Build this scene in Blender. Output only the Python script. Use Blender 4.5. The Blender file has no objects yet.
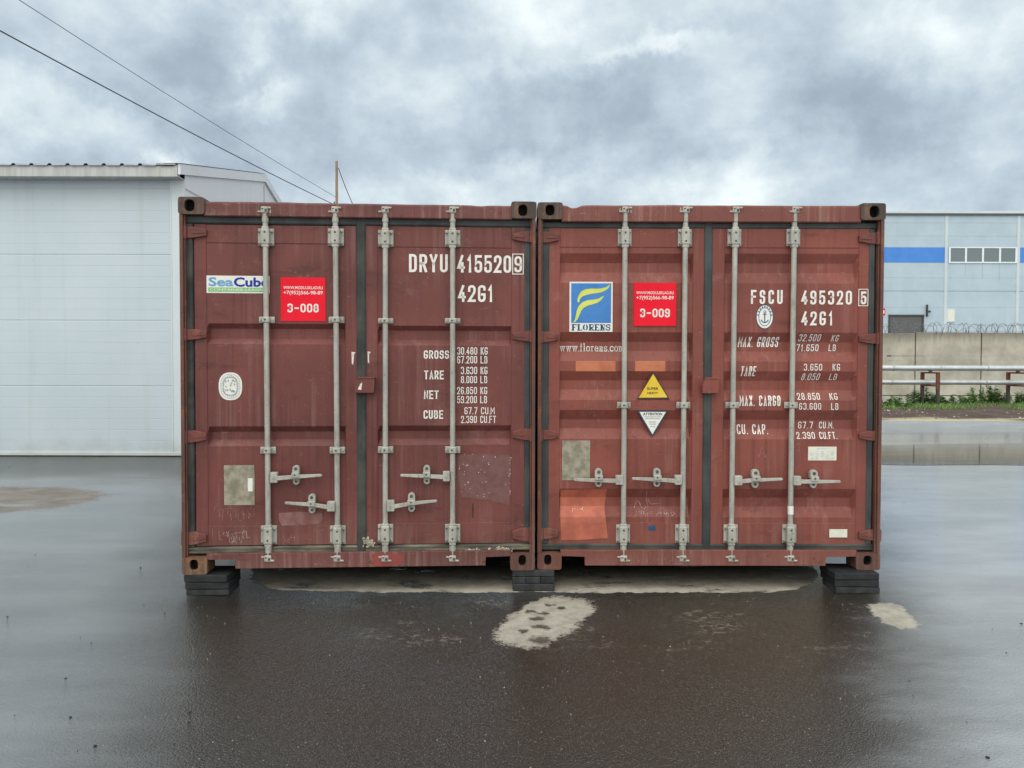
import bpy, bmesh, math, random
from mathutils import Vector, Matrix, noise as mnoise
random.seed(7)
R = math.radians
S = bpy.context.scene
COL = S.collection

# ------------------------------------------------------------------ camera, light, exposure
FPX, HOR, EYE = 769.0, 365.0, 1.6
PITCH = math.atan((384 - HOR) / FPX)
ROLL = 0.0021
FWD = Vector((0, math.cos(PITCH), -math.sin(PITCH)))
_r0, _u0 = Vector((1, 0, 0)), Vector((0, math.sin(PITCH), math.cos(PITCH)))
RGT = _r0 * math.cos(ROLL) + _u0 * math.sin(ROLL)
UPV = _u0 * math.cos(ROLL) - _r0 * math.sin(ROLL)
cam_d = bpy.data.cameras.new('camera')
cam = bpy.data.objects.new('camera', cam_d)
COL.objects.link(cam)
cam_d.sensor_width = 36
cam_d.lens = FPX / 1024 * 36
cam_d.clip_start = 0.05
cam_d.clip_end = 3000
m = Matrix((RGT, UPV, -FWD)).transposed().to_4x4()
m.translation = (0, 0, EYE)
cam.matrix_world = m
S.camera = cam


def ray(px, py):
    """viewing direction through a measured point of the photograph"""
    return FWD + RGT * ((px - 512) / FPX) + UPV * ((384 - py) / FPX)


def gx(px, d):
    return (px - 512) / FPX * d


def gz(py, d):
    return EYE + (HOR - py) / FPX * d


S.view_settings.view_transform = 'Standard'
S.view_settings.look = 'None'
S.view_settings.gamma = 1
S.view_settings.use_curve_mapping = False
S.view_settings.exposure = 0.42
S.render.engine = 'CYCLES'
S.cycles.use_denoising = True
S.cycles.max_bounces = 8
S.cycles.glossy_bounces = 4
S.cycles.sample_clamp_indirect = 6

SUN_EL, SUN_AZ = R(58), R(200)      # overcast: soft light from high up behind the camera
sl = bpy.data.lights.new('sun', 'SUN')
sl.energy = 0.95
sl.angle = R(50)
sl.color = (1.0, 0.95, 0.88)
so = bpy.data.objects.new('sun', sl)
COL.objects.link(so)
_sd = Vector((math.sin(SUN_AZ) * math.cos(SUN_EL), math.cos(SUN_AZ) * math.cos(SUN_EL), math.sin(SUN_EL)))
so.rotation_euler = _sd.to_track_quat('Z', 'Y').to_euler()
so.location = _sd * 40


class NT:
    """small helper around a node tree"""
    def __init__(self, tree):
        self.t = tree
        self.n = tree.nodes
        self.l = tree.links

    def add(self, typ, **kw):
        nd = self.n.new(typ)
        for k, v in kw.items():
            setattr(nd, k, v)
        return nd

    def put(self, sock, val):
        if isinstance(val, bpy.types.NodeSocket):
            self.l.new(val, sock)
        elif val is not None:
            if isinstance(val, (tuple, list)) and len(val) == 3 and sock.type == 'RGBA':
                val = (*val, 1)
            sock.default_value = val

    def math(self, op, a, b=None, c=None, clamp=False):
        nd = self.add('ShaderNodeMath', operation=op, use_clamp=clamp)
        self.put(nd.inputs[0], a)
        if b is not None: self.put(nd.inputs[1], b)
        if c is not None: self.put(nd.inputs[2], c)
        return nd.outputs[0]

    def vec(self, op, a, b=None, out=0):
        nd = self.add('ShaderNodeVectorMath', operation=op)
        self.put(nd.inputs[0], a)
        if b is not None: self.put(nd.inputs[1], b)
        return nd.outputs[out]

    def noise(self, vec, scale=5, detail=4, rough=.55, dist=0, out='Fac'):
        nd = self.add('ShaderNodeTexNoise')
        self.put(nd.inputs['Vector'], vec)
        nd.inputs['Scale'].default_value = scale
        nd.inputs['Detail'].default_value = detail
        nd.inputs['Roughness'].default_value = rough
        nd.inputs['Distortion'].default_value = dist
        return nd.outputs[out]

    def ss(self, val, a, b, lo=0.0, hi=1.0):
        nd = self.add('ShaderNodeMapRange', interpolation_type='SMOOTHSTEP')
        self.put(nd.inputs[0], val)
        nd.inputs[1].default_value = a
        nd.inputs[2].default_value = b
        nd.inputs[3].default_value = lo
        nd.inputs[4].default_value = hi
        return nd.outputs[0]

    def mix(self, f, a, b, blend='MIX'):
        nd = self.add('ShaderNodeMix', data_type='RGBA', blend_type=blend)
        self.put(nd.inputs[0], f)
        self.put(nd.inputs[6], a)
        self.put(nd.inputs[7], b)
        return nd.outputs[2]

    def mixf(self, f, a, b):
        nd = self.add('ShaderNodeMix', data_type='FLOAT')
        self.put(nd.inputs[0], f)
        self.put(nd.inputs[2], a)
        self.put(nd.inputs[3], b)
        return nd.outputs[0]

    def ramp(self, f, stops):
        nd = self.add('ShaderNodeValToRGB')
        self.put(nd.inputs[0], f)
        cr = nd.color_ramp
        cr.elements[0].position, cr.elements[0].color = stops[0][0], (*stops[0][1], 1)
        cr.elements[1].position, cr.elements[1].color = stops[-1][0], (*stops[-1][1], 1)
        for p, c in stops[1:-1]:
            e = cr.elements.new(p)
            e.color = (*c, 1)
        return nd.outputs[0]

    def scale(self, vec, s):
        return self.vec('MULTIPLY', vec, s)

    def bump(self, h, strength=.2, dist=.01, normal=None):
        nd = self.add('ShaderNodeBump')
        nd.inputs['Strength'].default_value = strength
        nd.inputs['Distance'].default_value = dist
        self.put(nd.inputs['Height'], h)
        if normal is not None: self.put(nd.inputs['Normal'], normal)
        return nd.outputs[0]


# sky: Nishita behind a nearly closed, broken grey cloud deck
W = bpy.data.worlds.new('World')
S.world = W
W.use_nodes = True
W.node_tree.nodes.clear()
w = NT(W.node_tree)
sky = w.add('ShaderNodeTexSky', sky_type='NISHITA', sun_disc=False)
sky.sun_elevation = SUN_EL
sky.sun_rotation = SUN_AZ
tc = w.add('ShaderNodeTexCoord')
d = w.vec('NORMALIZE', tc.outputs['Generated'])
sp = w.add('ShaderNodeSeparateXYZ')
w.l.new(d, sp.inputs[0])
zc = w.math('ADD', w.math('MAXIMUM', sp.outputs[2], 0), 0.16)
cb = w.add('ShaderNodeCombineXYZ')
w.l.new(w.math('DIVIDE', sp.outputs[0], zc), cb.inputs[0])
w.l.new(w.math('DIVIDE', sp.outputs[1], zc), cb.inputs[1])
cb.inputs[2].default_value = 3.7
big = w.noise(cb.outputs[0], 0.75, 9, .58, .25)
fine = w.noise(cb.outputs[0], 2.6, 8, .6, .4)
warp = w.noise(d, 8, 8, .62, 0, 'Color')
warp2 = w.noise(d, 24, 4, .6, 0, 'Color')
dw = w.vec('ADD', d, w.scale(w.vec('SUBTRACT', warp, (.5, .5, .5)), (.16, .16, .13)))
dw = w.vec('ADD', dw, w.scale(w.vec('SUBTRACT', warp2, (.5, .5, .5)), (.045, .045, .045)))
lump = w.noise(w.scale(d, (1, 1, 1.25)), 5.0, 11, .58, .12)
lump2 = w.noise(w.scale(d, (1, 1, 1.2)), 14, 10, .60, .15)
val = w.math('ADD', w.math('MULTIPLY', w.math('SUBTRACT', big, .5), .55), w.math('MULTIPLY', w.math('SUBTRACT', fine, .5), .30))
val = w.math('ADD', val, w.math('ADD', w.math('MULTIPLY', w.math('SUBTRACT', lump, .5), 1.05), w.math('MULTIPLY', w.math('SUBTRACT', lump2, .5), .38)))
val = w.math('ADD', val, .485)
# breaks (+) and heavy masses (-) of the cloud deck: direction measured in the photo, size as an angle
for px, py, sx, sz, amp in (
        (318, 8, 50, 34, .30), (255, 52, 16, 14, .22), (278, 98, 26, 13, .22), (420, 75, 60, 45, .16),
        (480, 40, 50, 30, .10), (165, 150, 24, 14, .34), (110, 125, 60, 30, .16), (15, 95, 50, 30, .18),
        (655, 43, 60, 9, .24), (715, 185, 70, 26, .26), (790, 160, 70, 40, .10), (980, 20, 90, 40, .24),
        (560, 25, 80, 40, .10), (960, 165, 60, 30, .12), (500, 190, 80, 22, .22), (850, 50, 70, 40, .06),
        (585, 110, 110, 50, -.32), (850, 100, 80, 50, -.22), (195, 60, 80, 45, -.26), (230, 160, 60, 30, -.18),
        (370, 165, 80, 30, -.14), (735, 10, 40, 22, -.12), (30, 35, 70, 40, -.05)):
    v0 = ray(px, py).normalized()
    df = w.scale(w.vec('SUBTRACT', dw, tuple(v0)), (FPX / sx, FPX / sx, FPX / sz))
    ln = w.vec('LENGTH', df, out=1)
    val = w.math('ADD', val, w.ss(ln, 1.5, 0.0, 0, amp))
cloud = w.ramp(val, [(.05, (.24, .295, .355)), (.28, (.31, .375, .442)), (.48, (.42, .497, .560)),
                     (.66, (.555, .630, .665)), (.88, (.76, .82, .83))])
# overcast skies are brightest overhead; unseen sky behind the camera is brightened as added fill
back = w.ss(sp.outputs[1], .35, -.75, 0, 1)
zen = w.ss(sp.outputs[2], .40, 1.0, 0, 1)
mxw = w.math('MAXIMUM', back, w.math('MULTIPLY', zen, .7))
gain = w.math('ADD', w.math('ADD', w.math('MULTIPLY', back, .95), w.math('MULTIPLY', zen, .55)), 1.0)
cb2 = w.add('ShaderNodeCombineXYZ')
for i, tint in enumerate((.20, .03, -.16)):      # warm tint added so the fill is less blue
    w.l.new(w.math('MULTIPLY', gain, w.math('MULTIPLY', w.math('ADD', w.math('MULTIPLY', mxw, tint), 1.0), 1 / .1)), cb2.inputs[i])
cloud = w.vec('MULTIPLY', cloud, cb2.outputs[0])
bg = w.add('ShaderNodeBackground')
bg.inputs['Strength'].default_value = .1
w.put(bg.inputs['Color'], w.mix(.965, sky.outputs[0], cloud))
wo = w.add('ShaderNodeOutputWorld')
w.l.new(bg.outputs[0], wo.inputs[0])


# ------------------------------------------------------------------ materials
def new_mat(name):
    mt = bpy.data.materials.new(name)
    mt.use_nodes = True
    mt.node_tree.nodes.clear()
    t = NT(mt.node_tree)
    b = t.add('ShaderNodeBsdfPrincipled')
    o = t.add('ShaderNodeOutputMaterial')
    t.l.new(b.outputs[0], o.inputs[0])
    c = t.add('ShaderNodeTexCoord')
    return mt, t, b, c.outputs['Object']


def noisy(name, c1, c2, scale=6, rough=.7, metal=0, bump=.15, bdist=.004, stretch=(1, 1, 1), spec=None, lo=.35, hi=.65):
    mt, t, b, co = new_mat(name)
    v = t.scale(co, stretch)
    n = t.noise(v, scale, 6, .6)
    t.put(b.inputs['Base Color'], t.mix(t.ss(n, lo, hi), c1, c2))
    n2 = t.noise(co, scale * 6, 4, .6)
    t.put(b.inputs['Roughness'], t.math('ADD', t.math('MULTIPLY', n2, .2), rough - .1))
    b.inputs['Metallic'].default_value = metal
    if spec is not None: b.inputs['Specular IOR Level'].default_value = spec
    if bump: t.put(b.inputs['Normal'], t.bump(n2, bump, bdist))
    return mt


def paint(name, base, dark, pale, rust=(.10, .045, .022), rust_lo=.70, rust_hi=.78, streak=.35, dust=.35, seed=0.0, dust_z=.55):
    """worn container paint: faded patches, rain streaks, chips and rust, road dust on the lowest part"""
    mt, t, b, co = new_mat(name)
    co = t.vec('ADD', co, (seed, seed * 1.7, 0))
    n = t.noise(co, 1.6, 6, .6)
    c = t.mix(t.ss(n, .30, .70), dark, base)
    st = t.noise(t.scale(co, (26, 26, .8)), 1.0, 6, .65)
    st2 = t.noise(co, 2.3, 3, .5)
    c = t.mix(t.math('MULTIPLY', t.math('MULTIPLY', t.ss(st, .47, .68), t.ss(st2, .38, .62)), streak), c, pale)
    dk = t.noise(t.scale(co, (34, 34, .7)), 1.0, 5, .6)
    c = t.mix(t.math('MULTIPLY', t.ss(dk, .52, .74), .45), c, tuple(x * .45 for x in dark))
    blot = t.noise(co, 5.5, 8, .66)
    c = t.mix(t.ss(blot, .60, .72, 0, .28), c, pale)
    c = t.mix(t.ss(blot, .40, .28, 0, .35), c, tuple(x * .55 for x in dark))
    smear = t.noise(t.scale(co, (1.1, 1.1, 3.2)), 1.9, 7, .68, .6)
    c = t.mix(t.ss(smear, .55, .70, 0, .50), c, tuple(x * .50 for x in dark))
    scr = t.noise(t.scale(co, (3.2, 3.2, 1.0)), 3.0, 2, .5, 3.5)
    line = t.ss(t.math('ABSOLUTE', t.math('SUBTRACT', scr, .5)), .006, .0)
    c = t.mix(t.math('MULTIPLY', line, t.ss(t.noise(co, 1.7, 3, .5), .55, .66, 0, .45)), c, pale)
    spk = t.noise(co, 42, 3, .55)
    c = t.mix(t.ss(spk, .70, .74, 0, .55), c, pale)
    # thin scratches
    sc = t.noise(t.scale(co, (9, 9, 40)), 1.4, 3, .5, 1.2)
    c = t.mix(t.ss(sc, .70, .73, 0, .5), c, pale)
    # road dust and wash marks on the lowest part
    s3 = t.add('ShaderNodeSeparateXYZ')
    t.l.new(co, s3.inputs[0])
    low = t.ss(t.math('ADD', s3.outputs[2], t.math('MULTIPLY', st, .5)), dust_z + .25, .12)
    c = t.mix(t.math('MULTIPLY', t.math('MULTIPLY', low, t.ss(st, .35, .70)), dust), c, (.28, .205, .17))
    # rust chips
    ch = t.noise(co, 11, 10, .72)
    rm = t.ss(ch, rust_lo, rust_hi)
    c = t.mix(rm, c, rust)
    hue = t.noise(co, 90, 3, .6)
    c = t.mix(t.ss(hue, .3, .7, 0, .12), c, tuple(x * .5 for x in dark))
    t.put(b.inputs['Base Color'], c)
    t.put(b.inputs['Roughness'], t.math('ADD', t.math('MULTIPLY', n, .22), .42))
    b.inputs['Specular IOR Level'].default_value = .35
    h = t.math('ADD', t.math('MULTIPLY', t.noise(co, 2.2, 3, .5), 3), t.math('ADD', t.math('MULTIPLY', hue, .12), t.math('MULTIPLY', rm, -.4)))
    t.put(b.inputs['Normal'], t.bump(h, .35, .006))
    return mt


M = {}
M['red_a'] = paint('oxide_red_paint', (.196, .059, .053), (.130, .040, .037), (.30, .165, .155), seed=0, streak=.36, dust=.5)
M['red_b'] = paint('brick_red_paint', (.268, .075, .057), (.190, .055, .044), (.39, .20, .17), seed=5.3, streak=.32, dust=.32)
M['rail_a'] = paint('oxide_red_rail', (.18, .058, .054), (.125, .043, .040), (.36, .24, .22), rust_lo=.60, rust_hi=.68, seed=2.1, streak=.6, dust=.95, dust_z=.22)
M['rail_b'] = paint('brick_red_rail', (.235, .078, .062), (.17, .055, .046), (.40, .25, .21), rust_lo=.60, rust_hi=.68, seed=7.7, streak=.6, dust=.85, dust_z=.22)
M['rust'] = paint('rusted_corner_steel', (.105, .066, .050), (.060, .043, .037), (.26, .145, .10), rust=(.17, .078, .038), rust_lo=.54, rust_hi=.70, seed=3, streak=.6, dust=.15)
M['rust_b'] = paint('rusty_orange_steel', (.17, .066, .048), (.10, .050, .042), (.36, .20, .16), rust=(.22, .088, .045), rust_lo=.55, rust_hi=.66, seed=11, streak=.5, dust=.2)
M['rust_low'] = paint('orange_rusted_casting', (.190, .100, .060), (.105, .060, .043), (.36, .22, .14), rust=(.27, .125, .05), rust_lo=.48, rust_hi=.62, seed=21, streak=.5, dust=.3)
M['hinge'] = paint('hinge_steel', (.20, .062, .052), (.14, .048, .042), (.38, .16, .11), rust=(.20, .085, .042), rust_lo=.58, rust_hi=.70, seed=14, dust=.1)
M['galv'] = noisy('galvanised_steel', (.335, .33, .295), (.43, .42, .38), 9, .52, .15, .2, .002, (1, 1, .35))
M['galv_dirty'] = noisy('dirty_galvanised_steel', (.35, .34, .305), (.47, .455, .42), 22, .58, .12, .3, .003)
M['rivet'] = noisy('dark_rivet', (.05, .045, .04), (.10, .085, .07), 40, .6)
M['cam'] = noisy('worn_cam_steel', (.22, .17, .13), (.50, .47, .42), 45, .6, .2, .3, .003)
M['gasket'] = noisy('door_rubber', (.028, .034, .038), (.060, .070, .070), 5, .62, 0, .3, .003, (1, 1, .6))
M['gasket_worn'] = noisy('dusty_door_rubber', (.022, .028, .029), (.070, .070, .062), 4, .75, 0, .3, .003, (1, 1, 1))
M['gasket_bottom'] = noisy('mud_stained_rubber', (.060, .057, .048), (.20, .185, .145), 9, .8, 0, .4, .004, (.4, 1, 3))
M['dark'] = noisy('dark_hollow', (.008, .008, .008), (.014, .013, .012), 8, .9)
M['white_paint'] = noisy('white_stencil_paint', (.66, .64, .61), (.80, .78, .75), 30, .55, lo=.3, hi=.5, bump=.05)
M['white_worn'] = noisy('worn_white_paint', (.50, .44, .42), (.78, .75, .72), 60, .6, lo=.35, hi=.55, bump=.05)
M['chalk'] = noisy('chalk_marks', (.30, .16, .15), (.52, .38, .36), 60, .9, bump=0)
M['chalk_faint'] = noisy('faint_chalk_marks', (.235, .095, .088), (.36, .20, .19), 60, .9, bump=0)
M['scuff'] = noisy('grey_scuff', (.150, .062, .060), (.185, .086, .083), 25, .7, bump=.05)
M['scuff_pale'] = noisy('rubbed_out_chalk', (.20, .078, .074), (.26, .135, .128), 14, .8, bump=.05)
M['orange'] = noisy('orange_primer', (.36, .094, .060), (.54, .152, .090), 6, .6, bump=.08)
M['orange_dull'] = noisy('dull_orange_primer', (.44, .125, .065), (.54, .18, .09), 8, .6, bump=.08)
M['sign_red'] = noisy('red_sticker', (.80, .012, .032), (.84, .016, .038), 3, .55, bump=0, spec=.12)
M['sticker_white'] = noisy('white_vinyl', (.74, .74, .70), (.82, .82, .79), 10, .5, bump=0)
M['sticker_cream'] = noisy('cream_vinyl', (.66, .66, .56), (.76, .76, .68), 10, .5, bump=0)
M['blue'] = noisy('blue_vinyl', (.055, .20, .52), (.075, .24, .60), 6, .45, bump=0, spec=.2)
M['navy'] = noisy('navy_ink', (.02, .07, .17), (.035, .10, .22), 8, .5, bump=0, spec=.2)
M['brand_navy'] = noisy('deep_blue_ink', (.012, .035, .30), (.02, .05, .36), 8, .5, bump=0, spec=.2)
M['brand_sky'] = noisy('light_blue_ink', (.14, .36, .62), (.20, .42, .66), 8, .5, bump=0, spec=.2)
M['leafgreen'] = noisy('green_vinyl', (.20, .50, .20), (.26, .56, .26), 8, .5, bump=0, spec=.2)
M['lime'] = noisy('lime_vinyl', (.60, .66, .10), (.70, .74, .16), 8, .5, bump=0, spec=.2)
M['yellow'] = noisy('yellow_vinyl', (.74, .50, .03), (.80, .60, .10), 6, .5, bump=0, spec=.2)
M['black_ink'] = noisy('black_ink', (.03, .024, .02), (.05, .04, .03), 20, .6, bump=0)
M['grey_ink'] = noisy('grey_ink', (.30, .34, .36), (.42, .45, .46), 40, .6, bump=0)
M['pale_ink'] = noisy('pale_ink', (.50, .56, .57), (.62, .66, .66), 40, .6, bump=0)
M['plate'] = noisy('weathered_aluminium_plate', (.22, .195, .145), (.37, .345, .275), 16, .6, .1, .3, .002)
M['rubber'] = noisy('black_rubber_block', (.008, .009, .012), (.020, .021, .025), 20, .7, 0, .5, .006)
M['rubber_grey'] = noisy('dusty_rubber_block', (.016, .018, .022), (.038, .040, .044), 14, .75, 0, .5, .006)
M['steel_pipe'] = noisy('bright_pipe_cladding', (.50, .54, .57), (.60, .64, .67), 3, .38, .55, .1)
M['pipe_rust'] = noisy('rust_brown_steel', (.12, .040, .028), (.19, .070, .045), 9, .75)
M['post_dark'] = noisy('dark_painted_steel', (.040, .044, .045), (.065, .065, .06), 9, .7)
M['wood'] = noisy('weathered_pole', (.23, .15, .095), (.38, .25, .15), 5, .8, 0, .3, .005, (6, 6, .5))
M['cable'] = noisy('black_cable', (.03, .03, .033), (.045, .045, .05), 3, .6, bump=0)
M['leaf'] = noisy('weed_leaf', (.085, .19, .030), (.15, .29, .055), 3, .55, bump=0)
M['leaf_dark'] = noisy('nettle_leaf', (.055, .14, .024), (.10, .21, .040), 3, .55, bump=0)
M['straw'] = noisy('dry_stalk', (.38, .30, .16), (.50, .41, .24), 9, .8, bump=0)
M['wire'] = noisy('razor_wire_steel', (.13, .13, .13), (.24, .24, .24), 9, .5, .4, bump=0)


def worn_metal(name, c1, c2, rusty=.5):
    mt, t, b, co = new_mat(name)
    c = t.mix(t.ss(t.noise(t.scale(co, (1, 1, .5)), 14, 6, .65), .32, .68), c1, c2)
    gr_ = t.noise(t.scale(co, (22, 22, 3)), 1.6, 7, .7)
    c = t.mix(t.ss(gr_, .52, .68, 0, .55), c, (.17, .155, .13))
    r_ = t.noise(co, 17, 9, .74)
    c = t.mix(t.ss(r_, .60, .68, 0, rusty), c, (.19, .095, .05))
    c = t.mix(t.ss(t.noise(co, 60, 4, .6), .60, .68, 0, .4), c, (.13, .11, .09))
    t.put(b.inputs['Base Color'], c)
    t.put(b.inputs['Roughness'], t.math('ADD', t.math('MULTIPLY', gr_, .3), .42))
    b.inputs['Metallic'].default_value = .12
    t.put(b.inputs['Normal'], t.bump(r_, .35, .004))
    return mt


M['galv'] = worn_metal('galvanised_steel', (.345, .345, .315), (.46, .455, .415), .45)
M['galv_dirty'] = worn_metal('dirty_galvanised_steel', (.36, .35, .32), (.50, .49, .455), .7)


def facade(name, c1, c2, dirt, rough=.45, top_streak=.0):
    mt, t, b, co = new_mat(name)
    n = t.noise(co, .5, 6, .6)
    c = t.mix(t.ss(n, .35, .65), c1, c2)
    st = t.noise(t.scale(co, (3.5, 3.5, .12)), 1, 6, .65)
    c = t.mix(t.ss(st, .52, .8, 0, .30), c, dirt)
    sp_ = t.add('ShaderNodeSeparateXYZ')
    t.l.new(co, sp_.inputs[0])
    low = t.ss(t.math('ADD', sp_.outputs[2], t.math('MULTIPLY', t.noise(co, 3, 5, .6), .5)), .65, .15)
    c = t.mix(t.math('MULTIPLY', low, .7), c, dirt)
    spk = t.noise(co, 9, 3, .5)
    c = t.mix(t.ss(spk, .72, .76, 0, .5), c, dirt)
    t.put(b.inputs['Base Color'], c)
    b.inputs['Roughness'].default_value = rough
    b.inputs['Specular IOR Level'].default_value = .3
    t.put(b.inputs['Normal'], t.bump(t.noise(co, 1.5, 3, .5), .15, .02))
    return mt


M['panel_white'] = facade('white_sandwich_panel', (.525, .61, .685), (.57, .65, .72), (.40, .43, .42))
M['panel_trim'] = facade('white_metal_trim', (.61, .685, .745), (.66, .73, .785), (.44, .46, .44))
M['gutter'] = noisy('streaked_grey_fascia', (.42, .43, .43), (.53, .54, .54), 2, .5, .1, .05, .002, (6, 6, .3))
M['gable'] = facade('lilac_white_panel', (.72, .755, .80), (.77, .80, .84), (.55, .55, .54))
M['roof_metal'] = noisy('roof_sheet', (.40, .42, .44), (.50, .52, .54), 2, .45, .3, .1)
M['shed'] = facade('pale_blue_grey_panel', (.40, .495, .575), (.445, .54, .615), (.35, .40, .44), .5)
M['shed_trim'] = facade('pale_joint_trim', (.52, .58, .63), (.57, .63, .67), (.40, .43, .45), .5)
M['band'] = facade('blue_band_panel', (.060, .22, .62), (.075, .25, .68), (.06, .2, .5), .45)
M['gate'] = noisy('dark_grey_gate', (.085, .088, .095), (.12, .122, .13), 3, .6, 0, .05, .01, (.4, 1, 10))
M['frame_white'] = noisy('white_window_frame', (.70, .74, .77), (.78, .81, .83), 5, .4, bump=0)
mt, t, b, co = new_mat('window_glass')
b.inputs['Base Color'].default_value = (.13, .175, .195, 1)
b.inputs['Roughness'].default_value = .12
b.inputs['Specular IOR Level'].default_value = .6
M['glass'] = mt

# cast concrete of the fence: rain streaks from the top, moss line, pits
mt, t, b, co = new_mat('fence_concrete')
n = t.noise(co, .9, 8, .62)
c = t.mix(t.ss(n, .32, .68), (.33, .305, .25), (.50, .47, .40))
s_ = t.noise(t.scale(co, (7, 7, .35)), 1, 6, .65)
sz = t.add('ShaderNodeSeparateXYZ')
t.l.new(co, sz.inputs[0])
topm = t.ss(t.math('ADD', sz.outputs[2], t.math('MULTIPLY', s_, .7)), 2.95, 3.55)
c = t.mix(t.math('MULTIPLY', topm, .65), c, (.13, .12, .10))
c = t.mix(t.ss(t.noise(co, 4, 9, .7), .60, .72, 0, .5), c, (.24, .22, .18))
c = t.mix(t.ss(t.noise(co, 26, 4, .6), .62, .72, 0, .4), c, (.20, .18, .15))
t.put(b.inputs['Base Color'], c)
b.inputs['Roughness'].default_value = .9
t.put(b.inputs['Normal'], t.bump(t.noise(co, 22, 5, .6), .4, .02))
M['concrete'] = mt

mt, t, b, co = new_mat('bare_earth')
n = t.noise(co, 1.3, 8, .65)
c = t.mix(t.ss(n, .35, .65), (.060, .036, .027), (.110, .072, .054))
pn = t.noise(t.scale(co, (.8, 2.4, 1)), 1.6, 8, .7)
c = t.mix(t.ss(pn, .66, .72, 0, .8), c, (.46, .43, .40))
c = t.mix(t.ss(t.noise(co, 14, 5, .7), .58, .66, 0, .6), c, (.26, .21, .17))
sy = t.add('ShaderNodeSeparateXYZ')
t.l.new(co, sy.inputs[0])
edge = t.ss(t.math('ADD', sy.outputs[1], t.math('MULTIPLY', n, 1.2)), 23.9, 23.0)
edgen = t.ss(t.noise(t.scale(co, (.25, 1, 1)), 1.1, 3, .5), .42, .55)
c = t.mix(t.math('MULTIPLY', edge, edgen), c, (.50, .44, .28))
t.put(b.inputs['Base Color'], c)
b.inputs['Roughness'].default_value = .95
t.put(b.inputs['Normal'], t.bump(t.noise(co, 9, 8, .7), .8, .06))
M['earth'] = mt

# wet asphalt yard
mt, t, b, co = new_mat('wet_asphalt')
sxyz = t.add('ShaderNodeSeparateXYZ')
t.l.new(co, sxyz.inputs[0])
X, Y = sxyz.outputs[0], sxyz.outputs[1]
wn = t.noise(co, 3.2, 7, .65, 0, 'Color')
wn2 = t.noise(co, 13, 6, .65, 0, 'Color')


def warped(a1, a2):
    v = t.vec('ADD', co, t.scale(t.vec('SUBTRACT', wn, (.5, .5, .5)), (a1, a1, 0)))
    return t.vec('ADD', v, t.scale(t.vec('SUBTRACT', wn2, (.5, .5, .5)), (a2, a2, 0)))


grain = t.math('MULTIPLY', t.math('ADD', t.math('SUBTRACT', t.noise(co, 85, 4, .7), .5), t.math('SUBTRACT', t.noise(co, 28, 6, .7), .5)), 1.6)


def blob(vec, cx, cy, rx, ry, rot=0, soft=.12, power=2.6, gr=0):
    v = t.vec('SUBTRACT', vec, (cx, cy, 0))
    if rot:
        rn = t.add('ShaderNodeVectorRotate', rotation_type='Z_AXIS')
        t.l.new(v, rn.inputs['Vector'])
        rn.inputs['Angle'].default_value = rot
        v = rn.outputs[0]
    v = t.vec('ABSOLUTE', t.scale(v, (1 / rx, 1 / ry, 0)))
    q = t.add('ShaderNodeSeparateXYZ')
    t.l.new(v, q.inputs[0])
    sm = t.math('ADD', t.math('POWER', q.outputs[0], power), t.math('POWER', q.outputs[1], power))
    if gr: sm = t.math('ADD', sm, t.math('MULTIPLY', grain, gr))
    return t.ss(sm, 1 + soft, 1 - soft)


mx = lambda a_, b_: t.math('MAXIMUM', a_, b_)
wv = warped(.16, .09)
wvs = warped(.16, .13)
wvl = warped(.55, .16)
# dry places
d_patch = blob(wvs, .215, 4.80, .215, .50, R(24), .30, 3.0, .9)
for (hx, hy, ra, rb) in ((.13, 4.95, .035, .035), (.22, 4.92, .04, .04), (.32, 5.02, .03, .03), (.25, 5.08, .03, .025),
                         (.17, 4.80, .04, .035), (.06, 4.58, .035, .03), (.19, 4.64, .06, .03), (.18, 4.44, .07, .05)):
    d_patch = t.math('MULTIPLY', d_patch, t.math('SUBTRACT', 1.0, t.math('MULTIPLY', blob(wvs, hx, hy, ra, rb, 0, .7, 2, .8), .8)))
d_right = blob(wvs, 2.45, 4.90, .115, .25, R(10), .28, 2.6, .7)
d_left = blob(wvl, -6.45, 8.95, 1.55, .98, R(-6), .14, 2.2, .25)
d_left = t.math('MULTIPLY', d_left, t.math('SUBTRACT', 1.0, blob(wvl, -5.75, 8.65, .32, .10, 0, .4, 2)))
d_under = blob(wv, .16, 11.4, 2.33, 6.02, 0, .012, 9)
d_under = t.math('MULTIPLY', d_under, t.ss(t.math('ADD', t.math('ADD', t.math('MULTIPLY_ADD', grain, .05, Y), t.math('MULTIPLY', t.math('SUBTRACT', t.noise(co, 4.5, 7, .7), .5), -.30)), t.math('MULTIPLY', t.noise(t.scale(co, (1.3, .25, 1)), 2.2, 7, .68), -.70)), 4.90, 5.03))
d_under = t.math('MULTIPLY', d_under, t.ss(t.math('ADD', t.noise(t.scale(co, (1, 2.2, 1)), 2.4, 7, .65), t.math('MULTIPLY', grain, .16)), .33, .47))
dry_hard = mx(mx(d_patch, d_right), d_under)
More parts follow.
